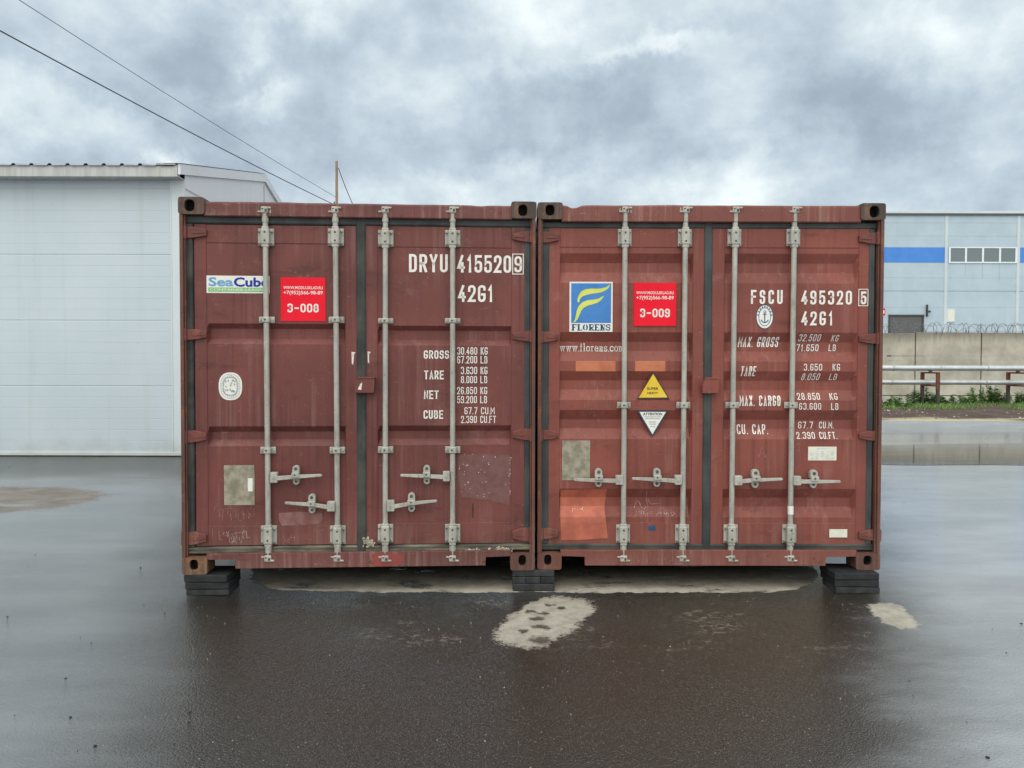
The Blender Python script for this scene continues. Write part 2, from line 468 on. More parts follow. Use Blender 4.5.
# base colours (real asphalt, wet: dark)
nb = t.noise(co, .8, 8, .62)
ns = t.noise(co, 130, 3, .6)
c = t.mix(t.ss(nb, .3, .7), (.013, .0125, .0105), (.027, .025, .021))
brown = t.math('MULTIPLY', blob(warped(.8, .2), .25, 4.3, 2.5, 1.25, 0, .8, 2), t.ss(nb, .25, .6))
c = t.mix(t.math('MULTIPLY', brown, .75), c, (.034, .028, .019))
agg = t.add('ShaderNodeTexVoronoi', feature='F1')
t.put(agg.inputs['Vector'], co)
agg.inputs['Scale'].default_value = 130
aggc = t.add('ShaderNodeSeparateColor')
t.l.new(agg.outputs['Color'], aggc.inputs[0])
stone = t.math('MULTIPLY', t.ss(agg.outputs['Distance'], .38, .22), t.ss(aggc.outputs[0], .62, .70))
c = t.mix(t.math('MULTIPLY', stone, .75), c, t.ramp(aggc.outputs[1], [(0, (.05, .045, .04)), (.6, (.12, .11, .10)), (1, (.22, .21, .19))]))
vw = t.add('ShaderNodeTexVoronoi', feature='F1')
t.put(vw.inputs['Vector'], co)
vw.inputs['Scale'].default_value = 38
vc = t.add('ShaderNodeSeparateColor')
t.l.new(vw.outputs['Color'], vc.inputs[0])
clus = t.ss(t.noise(co, 2.1, 5, .65), .42, .66)
chips = t.math('MULTIPLY', t.math('MULTIPLY', t.ss(vw.outputs['Distance'], .17, .10), t.ss(vc.outputs[0], .88, .90)), clus)
c = t.mix(chips, c, (.42, .40, .36))
# thin sediment left by drying water
sed = t.math('MULTIPLY', t.ss(t.noise(t.scale(co, (1, 1.6, 1)), 1.9, 8, .7), .50, .64), t.ss(t.noise(co, 17, 6, .7), .45, .62))
sed = t.math('MULTIPLY', sed, blob(warped(.6, .2), .9, 4.75, 2.2, .55, 0, .8, 2))
c = t.mix(t.math('MULTIPLY', sed, .8), c, (.20, .17, .135))
# sky reflection painted in as a paler base colour on both sides
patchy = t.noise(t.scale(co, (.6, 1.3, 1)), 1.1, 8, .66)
sky_sheen_r = t.ss(t.math('ADD', t.math('MULTIPLY_ADD', Y, -.40, X), t.math('MULTIPLY', t.math('SUBTRACT', patchy, .5), 1.1)), .10, 1.05)
sky_sheen_l = t.ss(t.math('SUBTRACT', t.math('MULTIPLY_ADD', Y, .40, X), t.math('MULTIPLY', t.math('SUBTRACT', patchy, .5), 1.1)), .10, -.95)
sky_sheen_l = t.math('MULTIPLY', sky_sheen_l, t.ss(t.math('ADD', Y, t.math('MULTIPLY', patchy, 2.0)), 12.6, 11.4))
c = t.mix(sky_sheen_r, c, t.mix(t.ss(t.noise(t.scale(co, (.5, 1.4, 1)), 1.2, 7, .65), .35, .65), (.27, .29, .312), (.36, .382, .408)))
c = t.mix(t.math('MULTIPLY', sky_sheen_l, .9), c, t.mix(t.ss(t.noise(t.scale(co, (.5, 1.4, 1)), 1.2, 7, .65), .35, .65), (.125, .136, .148), (.19, .202, .215)))
# dry colours
c_dry = t.mix(t.ss(t.noise(co, 9, 8, .7), .35, .65), (.33, .31, .26), (.47, .445, .39))
c_und = t.mix(t.ss(t.noise(co, 6, 8, .7), .35, .65), (.38, .35, .29), (.54, .50, .42))
c = t.mix(t.math('MULTIPLY', d_under, t.ss(Y, 6.15, 5.6)), c, t.mix(t.ss(ns, .35, .65, 0, .35), c_und, (.14, .13, .11)))
c = t.mix(mx(d_patch, d_right), c, t.mix(t.ss(ns, .35, .65, 0, .30), c_dry, (.25, .22, .17)))
c = t.mix(d_left, c, t.mix(t.ss(t.noise(co, 3, 8, .7), .35, .65), (.17, .155, .140), (.24, .222, .20)))
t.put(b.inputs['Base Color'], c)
# film of water
film_r = t.math('MULTIPLY', t.ss(t.math('ADD', X, t.math('MULTIPLY', t.noise(co, .7, 4, .6), .9)), 2.6, 3.4), t.ss(Y, 4.4, 6.4))
film_r = t.math('MULTIPLY', film_r, t.ss(Y, 20.5, 17.5))
rip = t.noise(t.scale(co, (.35, 1.5, 1)), 1.0, 6, .65)
rough = t.mixf(t.ss(nb, .3, .7), .06, .13)
rough = t.math('ADD', rough, t.ss(Y, 11.0, 13.0, 0, .10))
rough = t.mixf(t.math('MULTIPLY', film_r, t.ss(rip, .30, .50, .55, 1.0)), rough, .06)
film_l = t.math('MULTIPLY', t.ss(X, -2.6, -3.6), t.math('MULTIPLY', t.ss(Y, 4.4, 7.0), t.ss(t.math('ADD', Y, t.math('MULTIPLY', rip, 1.6)), 12.2, 10.6)))
rough = t.mixf(t.math('MULTIPLY', film_l, .8), rough, .07)
dryall = mx(dry_hard, d_left)
rough = t.mixf(dryall, rough, .92)
t.put(b.inputs['Roughness'], rough)
t.put(b.inputs['IOR'], t.mixf(dryall, t.mixf(mx(sky_sheen_r, sky_sheen_l), 1.9, 2.25), 1.4))
film = mx(film_r, t.math('MULTIPLY', film_l, .85))
hgt = t.math('ADD', t.math('MULTIPLY', t.noise(co, 70, 3, .6), 1.0), t.math('MULTIPLY', agg.outputs['Distance'], -.55))
hgt = t.math('MULTIPLY', hgt, t.math('SUBTRACT', 1.0, t.math('MULTIPLY', film, .90)))
b1 = t.bump(hgt, .7, .0065)
t.put(b.inputs['Normal'], t.bump(t.noise(t.scale(co, (.6, 1.4, 1)), 2.2, 3, .5), .05, .02, b1))
M['asphalt'] = mt


# ------------------------------------------------------------------ mesh helpers
class MB:
    def __init__(self):
        self.bm = bmesh.new()

    def box(self, x0, x1, y0, y1, z0, z1, bev=0, mat=0, seg=2):
        vs = [self.bm.verts.new(p) for p in ((x0, y0, z0), (x1, y0, z0), (x1, y1, z0), (x0, y1, z0),
                                             (x0, y0, z1), (x1, y0, z1), (x1, y1, z1), (x0, y1, z1))]
        fs = [self.bm.faces.new([vs[i] for i in q]) for q in
              ((0, 1, 5, 4), (1, 2, 6, 5), (2, 3, 7, 6), (3, 0, 4, 7), (4, 5, 6, 7), (3, 2, 1, 0))]
        for f in fs: f.material_index = mat
        if bev:
            es = list({e for f in fs for e in f.edges})
            r = bmesh.ops.bevel(self.bm, geom=es, offset=bev, segments=seg, affect='EDGES', profile=.5)
            for f in r['faces']: f.material_index = mat
        return self

    def tube(self, p0, p1, r0, r1=None, n=16, mat=0, caps=True):
        r1 = r0 if r1 is None else r1
        p0, p1 = Vector(p0), Vector(p1)
        ax = (p1 - p0).normalized()
        a = ax.orthogonal().normalized()
        bb = ax.cross(a)
        A = [self.bm.verts.new(p0 + (a * math.cos(2 * math.pi * i / n) + bb * math.sin(2 * math.pi * i / n)) * r0) for i in range(n)]
        B = [self.bm.verts.new(p1 + (a * math.cos(2 * math.pi * i / n) + bb * math.sin(2 * math.pi * i / n)) * r1) for i in range(n)]
        for i in range(n):
            f = self.bm.faces.new((A[i], A[(i + 1) % n], B[(i + 1) % n], B[i]))
            f.smooth = True
            f.material_index = mat
        if caps:
            self.bm.faces.new([self.bm.verts.new(v.co) for v in A[::-1]]).material_index = mat
            self.bm.faces.new([self.bm.verts.new(v.co) for v in B]).material_index = mat
        return self

    def path(self, pts, r, n=6, mat=0):
        pts = [Vector(p) for p in pts]
        prev = None
        for i, p in enumerate(pts):
            tg = (pts[min(i + 1, len(pts) - 1)] - pts[max(i - 1, 0)]).normalized()
            a = tg.cross(Vector((0.13, .21, 1))).normalized()
            bb = tg.cross(a)
            ring = [self.bm.verts.new(p + (a * math.cos(2 * math.pi * k / n) + bb * math.sin(2 * math.pi * k / n)) * r) for k in range(n)]
            if prev:
                for k in range(n):
                    f = self.bm.faces.new((prev[k], prev[(k + 1) % n], ring[(k + 1) % n], ring[k]))
                    f.smooth = True
                    f.material_index = mat
            prev = ring
        return self

    def prism(self, pts, y0, y1, mat=0, bev=0):
        """outline (u, z) extruded from y0 (front) to y1"""
        A = [self.bm.verts.new((p[0], y0, p[1])) for p in pts]
        B = [self.bm.verts.new((p[0], y1, p[1])) for p in pts]
        fs = [self.bm.faces.new(A), self.bm.faces.new(B[::-1])]
        k = len(pts)
        for i in range(k): fs.append(self.bm.faces.new((A[i], B[i], B[(i + 1) % k], A[(i + 1) % k])))
        for f in fs: f.material_index = mat
        if bev:
            r = bmesh.ops.bevel(self.bm, geom=list(fs[0].edges), offset=bev, segments=2, affect='EDGES', profile=.5)
            for f in r['faces']: f.material_index = mat
        return self

    def grid(self, us, vs, fn, mat=0, smooth=False):
        V = [[self.bm.verts.new(fn(u, v)) for v in vs] for u in us]
        for i in range(len(us) - 1):
            for j in range(len(vs) - 1):
                f = self.bm.faces.new((V[i][j], V[i + 1][j], V[i + 1][j + 1], V[i][j + 1]))
                f.material_index = mat
                f.smooth = smooth
        return self

    def build(self, name, mats, parent=None, tri=False):
        bmesh.ops.recalc_face_normals(self.bm, faces=self.bm.faces)
        me = bpy.data.meshes.new(name)
        self.bm.to_mesh(me)
        self.bm.free()
        for mm in (mats if isinstance(mats, (list, tuple)) else [mats]): me.materials.append(mm)
        o = bpy.data.objects.new(name, me)
        COL.objects.link(o)
        if parent is not None: o.parent = parent
        return o


def tag(o, label=None, cat=None, group=None, kind=None):
    if label: o['label'] = label
    if cat: o['category'] = cat
    if group: o['group'] = group
    if kind: o['kind'] = kind
    return o


def empty(name, loc, rz=0, label=None, cat=None, group=None):
    o = bpy.data.objects.new(name, None)
    COL.objects.link(o)
    o.location = loc
    o.rotation_euler = (0, 0, rz)
    o.empty_display_size = .2
    return tag(o, label, cat, group)


def frange(a, b, n):
    return [a + (b - a) * i / (n - 1) for i in range(n)]


# ------------------------------------------------------------------ the yard
us = [-400, -120, -40, -20] + frange(-12, 24, 19) + [40, 120, 400]
ys = [-200, -60, -20] + frange(-8, 40, 25) + [60, 120, 400, 900]
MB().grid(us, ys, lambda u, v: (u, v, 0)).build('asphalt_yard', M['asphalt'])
tag(bpy.data.objects['asphalt_yard'], kind='structure')


def verge_z(x, y):
    e = min(1, max(0, (y - 22.1 - .35 * mnoise.noise((x * .35, 1.3, 0))) / 1.0))
    return -.03 - .28 * max(0, min(1, (y - 31) / 6)) + e * (.09 + .05 * mnoise.noise((x * .9, y * .9, .4)) + .025 * mnoise.noise((x * 3, y * 3, 2)))


MB().grid(frange(2, 60, 233), frange(21.6, 40, 104), lambda u, v: (u, v, verge_z(u, v)), smooth=True).build('dirt_verge', M['earth'])
tag(bpy.data.objects['dirt_verge'], kind='structure')


mt, t, b, co = new_mat('puddle_water')
b.inputs['Base Color'].default_value = (.045, .046, .045, 1)
b.inputs['Roughness'].default_value = .055
b.inputs['IOR'].default_value = 2.4
t.put(b.inputs['Normal'], t.bump(t.noise(t.scale(co, (.5, 1.2, 1)), 2.6, 4, .55), .06, .02))
M['puddle'] = mt
mb = MB()
rim = []
for i_ in range(120):
    a_ = 2 * math.pi * i_ / 120
    k_ = 1 + .16 * mnoise.noise((math.cos(a_) * 2.2, math.sin(a_) * 2.2, 4)) + .07 * mnoise.noise((math.cos(a_) * 9, math.sin(a_) * 9, 1))
    rim.append(mb.bm.verts.new((11.5 + 7.4 * k_ * math.copysign(abs(math.cos(a_)) ** .7, math.cos(a_)), 13.95 + 1.75 * k_ * math.sin(a_), .004)))
mb.bm.faces.new(rim)
tag(mb.build('puddle', M['puddle']), kind='structure')


# ------------------------------------------------------------------ lettering: a condensed stencil face drawn as strokes
q = .5
GL = {
    '0': [[(0, 0, q), (1, 0, q), (1, 1, q), (0, 1, q), 'c']], 'O': [[(0, 0, q), (1, 0, q), (1, 1, q), (0, 1, q), 'c']],
    '1': [[(.12, .78), (.6, 1), (.6, 0)]],
    '2': [[(0, .70), (0, 1, q), (1, 1, q), (1, .60, .3), (0, 0), (1, 0)]],
    '3': [[(0, .82), (0, 1, q), (1, 1, q), (1, .53, .45), (.5, .53)], [(.5, .53), (1, .53, .45), (1, 0, q), (0, 0, q), (0, .18)]],
    '4': [[(.72, 1), (0, .25), (1, .25)], [(.74, .52), (.74, 0)]],
    '5': [[(.95, 1), (.06, 1), (0, .52), (.15, .62, .1), (1, .62, q), (1, 0, q), (0, 0, q), (0, .22)]],
    '6': [[(1, .82), (1, 1, q), (0, 1, q), (0, 0, q), (1, 0, q), (1, .53, q), (.05, .53)]],
    '7': [[(0, 1), (1, 1), (.35, 0)]],
    '8': [[(.05, .53, .4), (.95, .53, .4), (.95, 1, q), (.05, 1, q), 'c'], [(0, 0, q), (1, 0, q), (1, .53, q), (0, .53, q), 'c']],
    '9': [[(0, .18), (0, 0, q), (1, 0, q), (1, 1, q), (0, 1, q), (0, .47, q), (.95, .47)]],
    'A': [[(0, 0), (.5, 1), (1, 0)], [(.2, .3), (.8, .3)]],
    'B': [[(0, 0), (0, 1), (.92, 1, .45), (.92, .53, .45), (0, .53)], [(.4, .53), (1, .53, .45), (1, 0, .45), (0, 0)]],
    'C': [[(1, .79), (1, 1, q), (0, 1, q), (0, 0, q), (1, 0, q), (1, .21)]],
    'D': [[(0, 0), (1, 0, q), (1, 1, q), (0, 1), 'c']],
    'E': [[(1, 1), (0, 1), (0, 0), (1, 0)], [(0, .52), (.85, .52)]],
    'F': [[(1, 1), (0, 1), (0, 0)], [(0, .52), (.85, .52)]],
    'G': [[(1, .80), (1, 1, q), (0, 1, q), (0, 0, q), (1, 0, q), (1, .44), (.58, .44)]],
    'H': [[(0, 0), (0, 1)], [(1, 0), (1, 1)], [(0, .5), (1, .5)]], 'I': [[(.5, 0), (.5, 1)]],
    'K': [[(0, 0), (0, 1)], [(1, 1), (0, .42)], [(.32, .60), (1, 0)]],
    'L': [[(0, 1), (0, 0), (1, 0)]],
    'M': [[(-.1, 0), (-.1, 1), (.5, .35), (1.1, 1), (1.1, 0)]],
    'N': [[(0, 0), (0, 1), (1, 0), (1, 1)]],
    'P': [[(0, 0), (0, 1), (1, 1, q), (1, .48, q), (0, .48)]],
    'R': [[(0, 0), (0, 1), (1, 1, q), (1, .48, q), (0, .48)], [(.5, .48), (1, 0)]],
    'S': [[(1, .78), (1, 1, q), (0, 1, q), (0, .53, .45), (1, .53, .45), (1, 0, q), (0, 0, q), (0, .22)]],
    'T': [[(0, 1), (1, 1)], [(.5, 1), (.5, 0)]],
    'U': [[(0, 1), (0, 0, q), (1, 0, q), (1, 1)]],
    'V': [[(0, 1), (.5, 0), (1, 1)]], 'X': [[(0, 0), (1, 1)], [(0, 1), (1, 0)]],
    'Y': [[(0, 1), (.5, .48), (1, 1)], [(.5, .48), (.5, 0)]],
    '-': [[(.1, .48), (.9, .48)]],
    # small serif letters (x-height = .62)
    'w': [[(-.05, .62), (.22, .62)], [(.06, .62), (.28, 0), (.5, .56), (.72, 0), (.94, .62)], [(.80, .62), (1.05, .62)], [(.38, .62), (.6, .62)]],
    'f': [[(.9, .93), (.8, 1, .2), (.4, 1, .3), (.4, 0)], [(.05, .62), (.8, .62)], [(.1, 0), (.75, 0)]],
    'l': [[(.2, 1), (.5, 1), (.5, 0)], [(.1, 0), (.9, 0)]],
    'o': [[(0, 0, q), (1, 0, q), (1, .62, q), (0, .62, q), 'c']],
    'r': [[(.05, .62), (.3, .62), (.3, 0)], [(.3, .4), (.45, .62, .2), (.95, .60)], [(.05, 0), (.65, 0)]],
    'e': [[(0, .33), (1, .33), (1, .62, q), (0, .62, q), (0, 0, q), (.95, 0, .3), (1, .12)]],
    'n': [[(.02, .62), (.2, .62), (.2, 0)], [(.2, .45), (.3, .62, .2), (.85, .62, .3), (.85, 0)], [(0, 0), (.42, 0)], [(.65, 0), (1.05, 0)]],
    's': [[(.9, .48), (.9, .62, .3), (.05, .62, .3), (.05, .34, .3), (.95, .28, .3), (.95, 0, .3), (.05, 0, .3), (.05, .14)]],
    'c': [[(.95, .47), (.95, .62, .4), (0, .62, q), (0, 0, q), (.95, 0, .4), (1, .14)]],
    'm': [[(-.1, .62), (.08, .62), (.08, 0)], [(.08, .45), (.15, .62, .15), (.5, .62, .2), (.5, 0)], [(.5, .45), (.58, .62, .15), (.92, .62, .2), (.92, 0)], [(-.1, 0), (.2, 0)], [(.38, 0), (.64, 0)], [(.8, 0), (1.06, 0)]],
}


def rounded(pts, closed):
    out = []
    k = len(pts)
    for i, p in enumerate(pts):
        r = p[2] if len(p) > 2 else 0
        P = Vector(p[:2])
        if r <= 0 or (not closed and i in (0, k - 1)):
            out.append(P)
            continue
        a, bb = Vector(pts[i - 1][:2]), Vector(pts[(i + 1) % k][:2])
        da, db = (a - P), (bb - P)
        r1, r2 = min(r, da.length * .5), min(r, db.length * .5)
        A, B = P + da.normalized() * r1, P + db.normalized() * r2
        for j in range(6):
            f = j / 5
            kk = .58      # between a chamfer and a square corner: close to a circular arc
            c1, c2 = A + (P - A) * kk, B + (P - B) * kk
            out.append(A * (1 - f) ** 3 + c1 * 3 * f * (1 - f) ** 2 + c2 * 3 * f * f * (1 - f) + B * f ** 3)
    res = []
    for p in out:
        if not res or (p - res[-1]).length > 1e-5: res.append(p)
    return res


def stroke_polys(pts, wd, closed=False):
    """quads along a polyline with mitred joins"""
    k = len(pts)
    L, Rr = [], []
    for i, p in enumerate(pts):
        a = pts[i - 1] if (i > 0 or closed) else None
        bb = pts[(i + 1) % k] if (i < k - 1 or closed) else None
        d1 = (p - a).normalized() if a is not None else None
        d2 = (bb - p).normalized() if bb is not None else None
        if d1 is None: d1 = d2
        if d2 is None: d2 = d1
        n1, n2 = Vector((-d1.y, d1.x)), Vector((-d2.y, d2.x))
        nn = n1 + n2
        nn = n1 if nn.length < 1e-4 else nn.normalized()
        f = wd / 2 / max(.45, nn.dot(n1))
        L.append(p + nn * f)
        Rr.append(p - nn * f)
    out = []
    for i in range(k if closed else k - 1):
        j = (i + 1) % k
        out.append([L[i], L[j], Rr[j], Rr[i]])
    return out


def text_polys(txt, u, z, h, wd, sw, gap, slant=0, fit=None, narrow=None):
    """centre-line glyph boxes: glyph width wd, stroke sw; returns polygons, lower left at (u, z)"""
    adv = []
    for ch in txt:
        if ch == ' ': adv.append(wd * .6)
        elif ch in '.': adv.append(sw)
        elif ch in 'I': adv.append(sw)
        elif ch in 'lf': adv.append(wd * .62)
        elif ch == 'r': adv.append(wd * .85)
        elif ch in 'wm': adv.append(wd * 1.45)
        elif ch == '1': adv.append(wd * .72)
        elif ch == 'M': adv.append(wd * 1.12)
        else: adv.append(wd)
    tot = sum(adv) + gap * (len(txt) - 1)
    k = (fit / tot) if fit else 1
    out = []
    x = u
    for ch, a in zip(txt, adv):
        a *= k
        if ch == '.':
            out.append([Vector((x, z)), Vector((x + a, z)), Vector((x + a, z + sw)), Vector((x, z + sw))])
        elif ch in GL:
            gw, gh = max(a - sw, 1e-4), h - sw
            for st in GL[ch]:
                cl = st[-1] == 'c'
                pp = st[:-1] if cl else st
                sc = []
                for p_ in pp:
                    r_ = (p_[2] * gw,) if len(p_) > 2 else ()
                    sc.append((x + sw / 2 + p_[0] * gw, z + sw / 2 + p_[1] * gh, *r_))
                pl = rounded(sc, cl)
                if not cl:        # square stroke ends
                    d0, d1 = (pl[0] - pl[1]).normalized(), (pl[-1] - pl[-2]).normalized()
                    pl[0] = pl[0] + d0 * sw * .5
                    pl[-1] = pl[-1] + d1 * sw * .5
                out += stroke_polys(pl, sw, cl)
        x += a + gap * k
    if slant:
        out = [[Vector((p.x + (p.y - z) * slant, p.y)) for p in pl] for pl in out]
    return out


def font_polys(txt, u, z, h, width, bold=0, align='L'):
    """built-in face; scaled to a given cap height and total width"""
    cu = bpy.data.curves.new('tmp', 'FONT')
    cu.body = txt
    cu.size = 1
    cu.offset = bold
    cu.resolution_u = 3
    ob = bpy.data.objects.new('tmp', cu)
    COL.objects.link(ob)
    dg = bpy.context.evaluated_depsgraph_get()
    me = bpy.data.meshes.new_from_object(ob.evaluated_get(dg))
    bpy.data.objects.remove(ob)
    vs = [v.co.copy() for v in me.vertices]
    x0, x1 = min(v.x for v in vs), max(v.x for v in vs)
    y0, y1 = min(v.y for v in vs), max(v.y for v in vs)
    base = 0 if y0 > -.05 else 0
    out = []
    for f in me.polygons:
        out.append([Vector((u + (vs[i].x - x0) / (x1 - x0) * width, z + (vs[i].y - base) / max(y1 - base, 1e-4) * h)) for i in f.vertices])
    bpy.data.meshes.remove(me)
    bpy.data.curves.remove(cu)
    return out


def rect(u0, u1, z0, z1):
    return [Vector((u0, z0)), Vector((u1, z0)), Vector((u1, z1)), Vector((u0, z1))]


def oval(cu, cz, ru, rz, n=32, p=1.0):
    o = []
    for i in range(n):
        a = 2 * math.pi * i / n
        ca, sa = math.cos(a), math.sin(a)
        o.append(Vector((cu + ru * math.copysign(abs(ca) ** p, ca), cz + rz * math.copysign(abs(sa) ** p, sa))))
    return o


# ------------------------------------------------------------------ the containers
class Box40:
    """frame of one container: local x along the door end, y into the container, z up; measured points map onto its planes"""
    def __init__(self, a, b_):
        self.o = Vector(a)
        self.dx = (Vector(b_) - self.o)
        self.w = self.dx.length
        self.dx.normalize()
        self.dy = Vector((-self.dx.y, self.dx.x, 0))
        self.yaw = math.atan2(self.dx.y, self.dx.x)

    def p(self, px, py, y=0.0):
        d_ = ray(px, py)
        c_ = Vector((0, 0, EYE))
        tt = ((self.o - c_).dot(self.dy) + y) / d_.dot(self.dy)
        X_ = c_ + d_ * tt - self.o
        return X_.dot(self.dx), X_.z

    def r(self, x0, y0, x1, y1, y=0.0):
        """measured rectangle -> u0, u1, z0, z1 on the plane y"""
        a_ = self.p(x0, (y0 + y1) / 2, y)[0]
        b_ = self.p(x1, (y0 + y1) / 2, y)[0]
        c_ = self.p((x0 + x1) / 2, y1, y)[1]
        d_ = self.p((x0 + x1) / 2, y0, y)[1]
        return a_, b_, c_, d_


CA = Box40((-2.2704, 5.2597, .15), (.1638, 5.3974, .15))
CB = Box40((.1821, 5.4162, .15), (2.6152, 5.4220, .15))
HT = 2.591
LEN = 12.19
YD = .055          # plane of the door frames
YP = .060          # plane of the door panels
DEEP = .036        # depth of a corrugation


class Panel:
    def __init__(self, u0, u1, z0, z1, ua, ub, recs, za, zb, dl, dr):
        self.__dict__.update(locals())
        self.pts = [(za, YP), (zb, YP)]
        for (t0, t1, b1, b0) in recs:      # top of upper slope, its foot, top of lower slope, its foot
            self.pts += [(t0, YP), (t1, YP + DEEP), (b1, YP + DEEP), (b0, YP)]
        self.pts.sort()

    def prof(self, z):
        P = self.pts
        if z <= P[0][0] or z >= P[-1][0]: return YP
        for (a_, ya), (b_, yb) in zip(P, P[1:]):
            if a_ <= z <= b_:
                return ya if b_ - a_ < 1e-9 else ya + (yb - ya) * (z - a_) / (b_ - a_)
        return YP

    def y(self, u, z):
        if z < self.za or z > self.zb or u < self.ua or u > self.ub: return YD
        pz = self.prof(z)
        k = 1.0
        if u < self.ua + self.dl: k = (u - self.ua) / self.dl
        elif u > self.ub - self.dr: k = (self.ub - u) / self.dr
        return YP + (pz - YP) * max(0, min(1, k))

    def lines(self):
        us_ = [self.ua, self.ua + self.dl] + frange(self.ua + self.dl, self.ub - self.dr, 12)[1:-1] + [self.ub - self.dr, self.ub]
        zs_ = sorted({round(z, 5) for z, _ in self.pts} | {round(z, 5) for z in frange(self.za, self.zb, 14)})
        return us_, zs_


def make_panel(C, frame, panel, recs, dl=.012, dr=.012):
    u0, u1, z0, z1 = C.r(*frame, YD)
    ua, ub, za, zb = C.r(*panel, YP)
    xm = (panel[0] + panel[2]) / 2
    rr = []
    for (a_, b_, c_, d_) in recs:
        rr.append((C.p(xm, a_, YP)[1], C.p(xm, b_, YP + DEEP)[1], C.p(xm, c_, YP + DEEP)[1], C.p(xm, d_, YP)[1]))
    return Panel(u0, u1, z0, z1, ua, ub, rr, za, zb, dl, dr)


def door_mesh(P, mat, parent):
    mb = MB()
    bm = mb.bm
    yb = .118
    e = .004
    # frame members around the sheet (flat, proud of it)
    mb.box(P.u0, P.ua, YD, yb, P.z0, P.z1, .004)
    mb.box(P.ub, P.u1, YD, yb, P.z0, P.z1, .004)
    mb.box(P.ua - .0, P.ub + .0, YD + .0006, yb - .001, P.zb, P.z1 - .002, .003)
    mb.box(P.ua - .0, P.ub + .0, YD + .0006, yb - .001, P.z0 + .002, P.za, .003)
    us_, zs_ = P.lines()
    us_ = [P.ua - .002] + us_ + [P.ub + .002]

    def fn(u, z):
        uu = min(max(u, P.ua), P.ub)
        y = P.y(uu, min(max(z, P.za), P.zb)) if P.ua < uu < P.ub else YP
        return (u, y, z)
    mb.grid(us_, zs_, fn)
    mb.box(P.ua + .001, P.ub - .001, yb - .012, yb - .002, P.za - .01, P.zb + .01)
    return mb.build('door', mat, parent)


def decal(name, polys, mat, P, parent, lift=.0015, flat=None, label=None):
    """paint or film that follows the pressed sheet; flat = a stiff sheet at one depth"""
    bm = bmesh.new()
    for pl in polys:
        try:
            bm.faces.new([bm.verts.new((p_[0], 0, p_[1])) for p_ in pl])
        except ValueError:
            pass
    if flat is None:
        us_, zs_ = P.lines()
        for ax, vals in ((0, us_), (2, zs_)):
            cs = [v.co[ax] for v in bm.verts]
            lo, hi = min(cs), max(cs)
            for c_ in vals:
                if lo < c_ < hi:
                    co_, no_ = Vector(), Vector()
                    co_[ax], no_[ax] = c_, 1
                    bmesh.ops.bisect_plane(bm, geom=bm.verts[:] + bm.edges[:] + bm.faces[:], plane_co=co_, plane_no=no_, dist=1e-6)
        for v in bm.verts:
            edge_ = min(abs(v.co.x - P.ua), abs(v.co.x - P.ub), abs(v.co.z - P.za), abs(v.co.z - P.zb)) < 2e-4
            v.co.y = (YD if edge_ else P.y(v.co.x, v.co.z)) - lift - .0010
    else:
        for v in bm.verts: v.co.y = flat - lift
    bmesh.ops.triangulate(bm, faces=bm.faces[:])
    for f in bm.faces:
        if f.normal.y > 0: f.normal_flip()
    me = bpy.data.meshes.new(name)
    bm.to_mesh(me)
    bm.free()
    me.materials.append(mat)
    o = bpy.data.objects.new(name, me)
    COL.objects.link(o)
    o.parent = parent
    if label: o['label'] = label
    return o


def film(name, polys, mat, parent, y, thick=.0012):
    """a thin stiff sheet or sticker with real thickness, front at depth y"""
    mb = MB()
    for pl in polys: mb.prism([(p_[0], p_[1]) for p_ in pl], y, y + thick)
    return mb.build(name, mat, parent)


def casting(parent, u0, u1, y0, y1, z0, z1, hole, mat, back=False):
    """corner casting: rounded block with an elongated socket in its end face"""
    mb = MB()
    n = 32
    hu, hz, ru, rz = hole
    yf = y1 if back else y0
    s = -1 if back else 1
    ys_ = yf
    ring_o, ring_i, ring_d = [], [], []
    cu, cz = (u0 + u1) / 2, (z0 + z1) / 2
    hw, hh = (u1 - u0) / 2, (z1 - z0) / 2
    for i in range(n):
        a_ = 2 * math.pi * (i + .5) / n
        ca, sa = math.cos(a_), math.sin(a_)
        ring_o.append((cu + hw * math.copysign(abs(ca) ** .22, ca), cz + hh * math.copysign(abs(sa) ** .22, sa)))
        ring_i.append((hu + ru * math.copysign(abs(ca) ** .75, ca), hz + rz * math.copysign(abs(sa) ** .75, sa)))
    bm = mb.bm
    O0 = [bm.verts.new((u * .994 + cu * .006, yf, z * .994 + cz * .006)) for u, z in ring_o]
    O1 = [bm.verts.new((u, yf + s * .006, z)) for u, z in ring_o]
    O2 = [bm.verts.new((u, y0 if back else y1, z)) for u, z in ring_o]
    I0 = [bm.verts.new((hu + (u - hu) * 1.08, yf, hz + (z - hz) * 1.08)) for u, z in ring_i]
    I1 = [bm.verts.new((u, yf + s * .008, z)) for u, z in ring_i]
    I2 = [bm.verts.new((u, yf + s * .075, z)) for u, z in ring_i]
    for i in range(n):
        j = (i + 1) % n
        for A, B, mi in ((O0, I0, 0), (I0, I1, 0), (I1, I2, 1), (O1, O0, 0), (O2, O1, 0)):
            f = bm.faces.new((A[i], A[j], B[j], B[i]))
            f.material_index = mi
    bm.faces.new(I2).material_index = 1
    bm.faces.new(O2)
    return mb.build('corner_casting', [mat, M['dark']], parent)


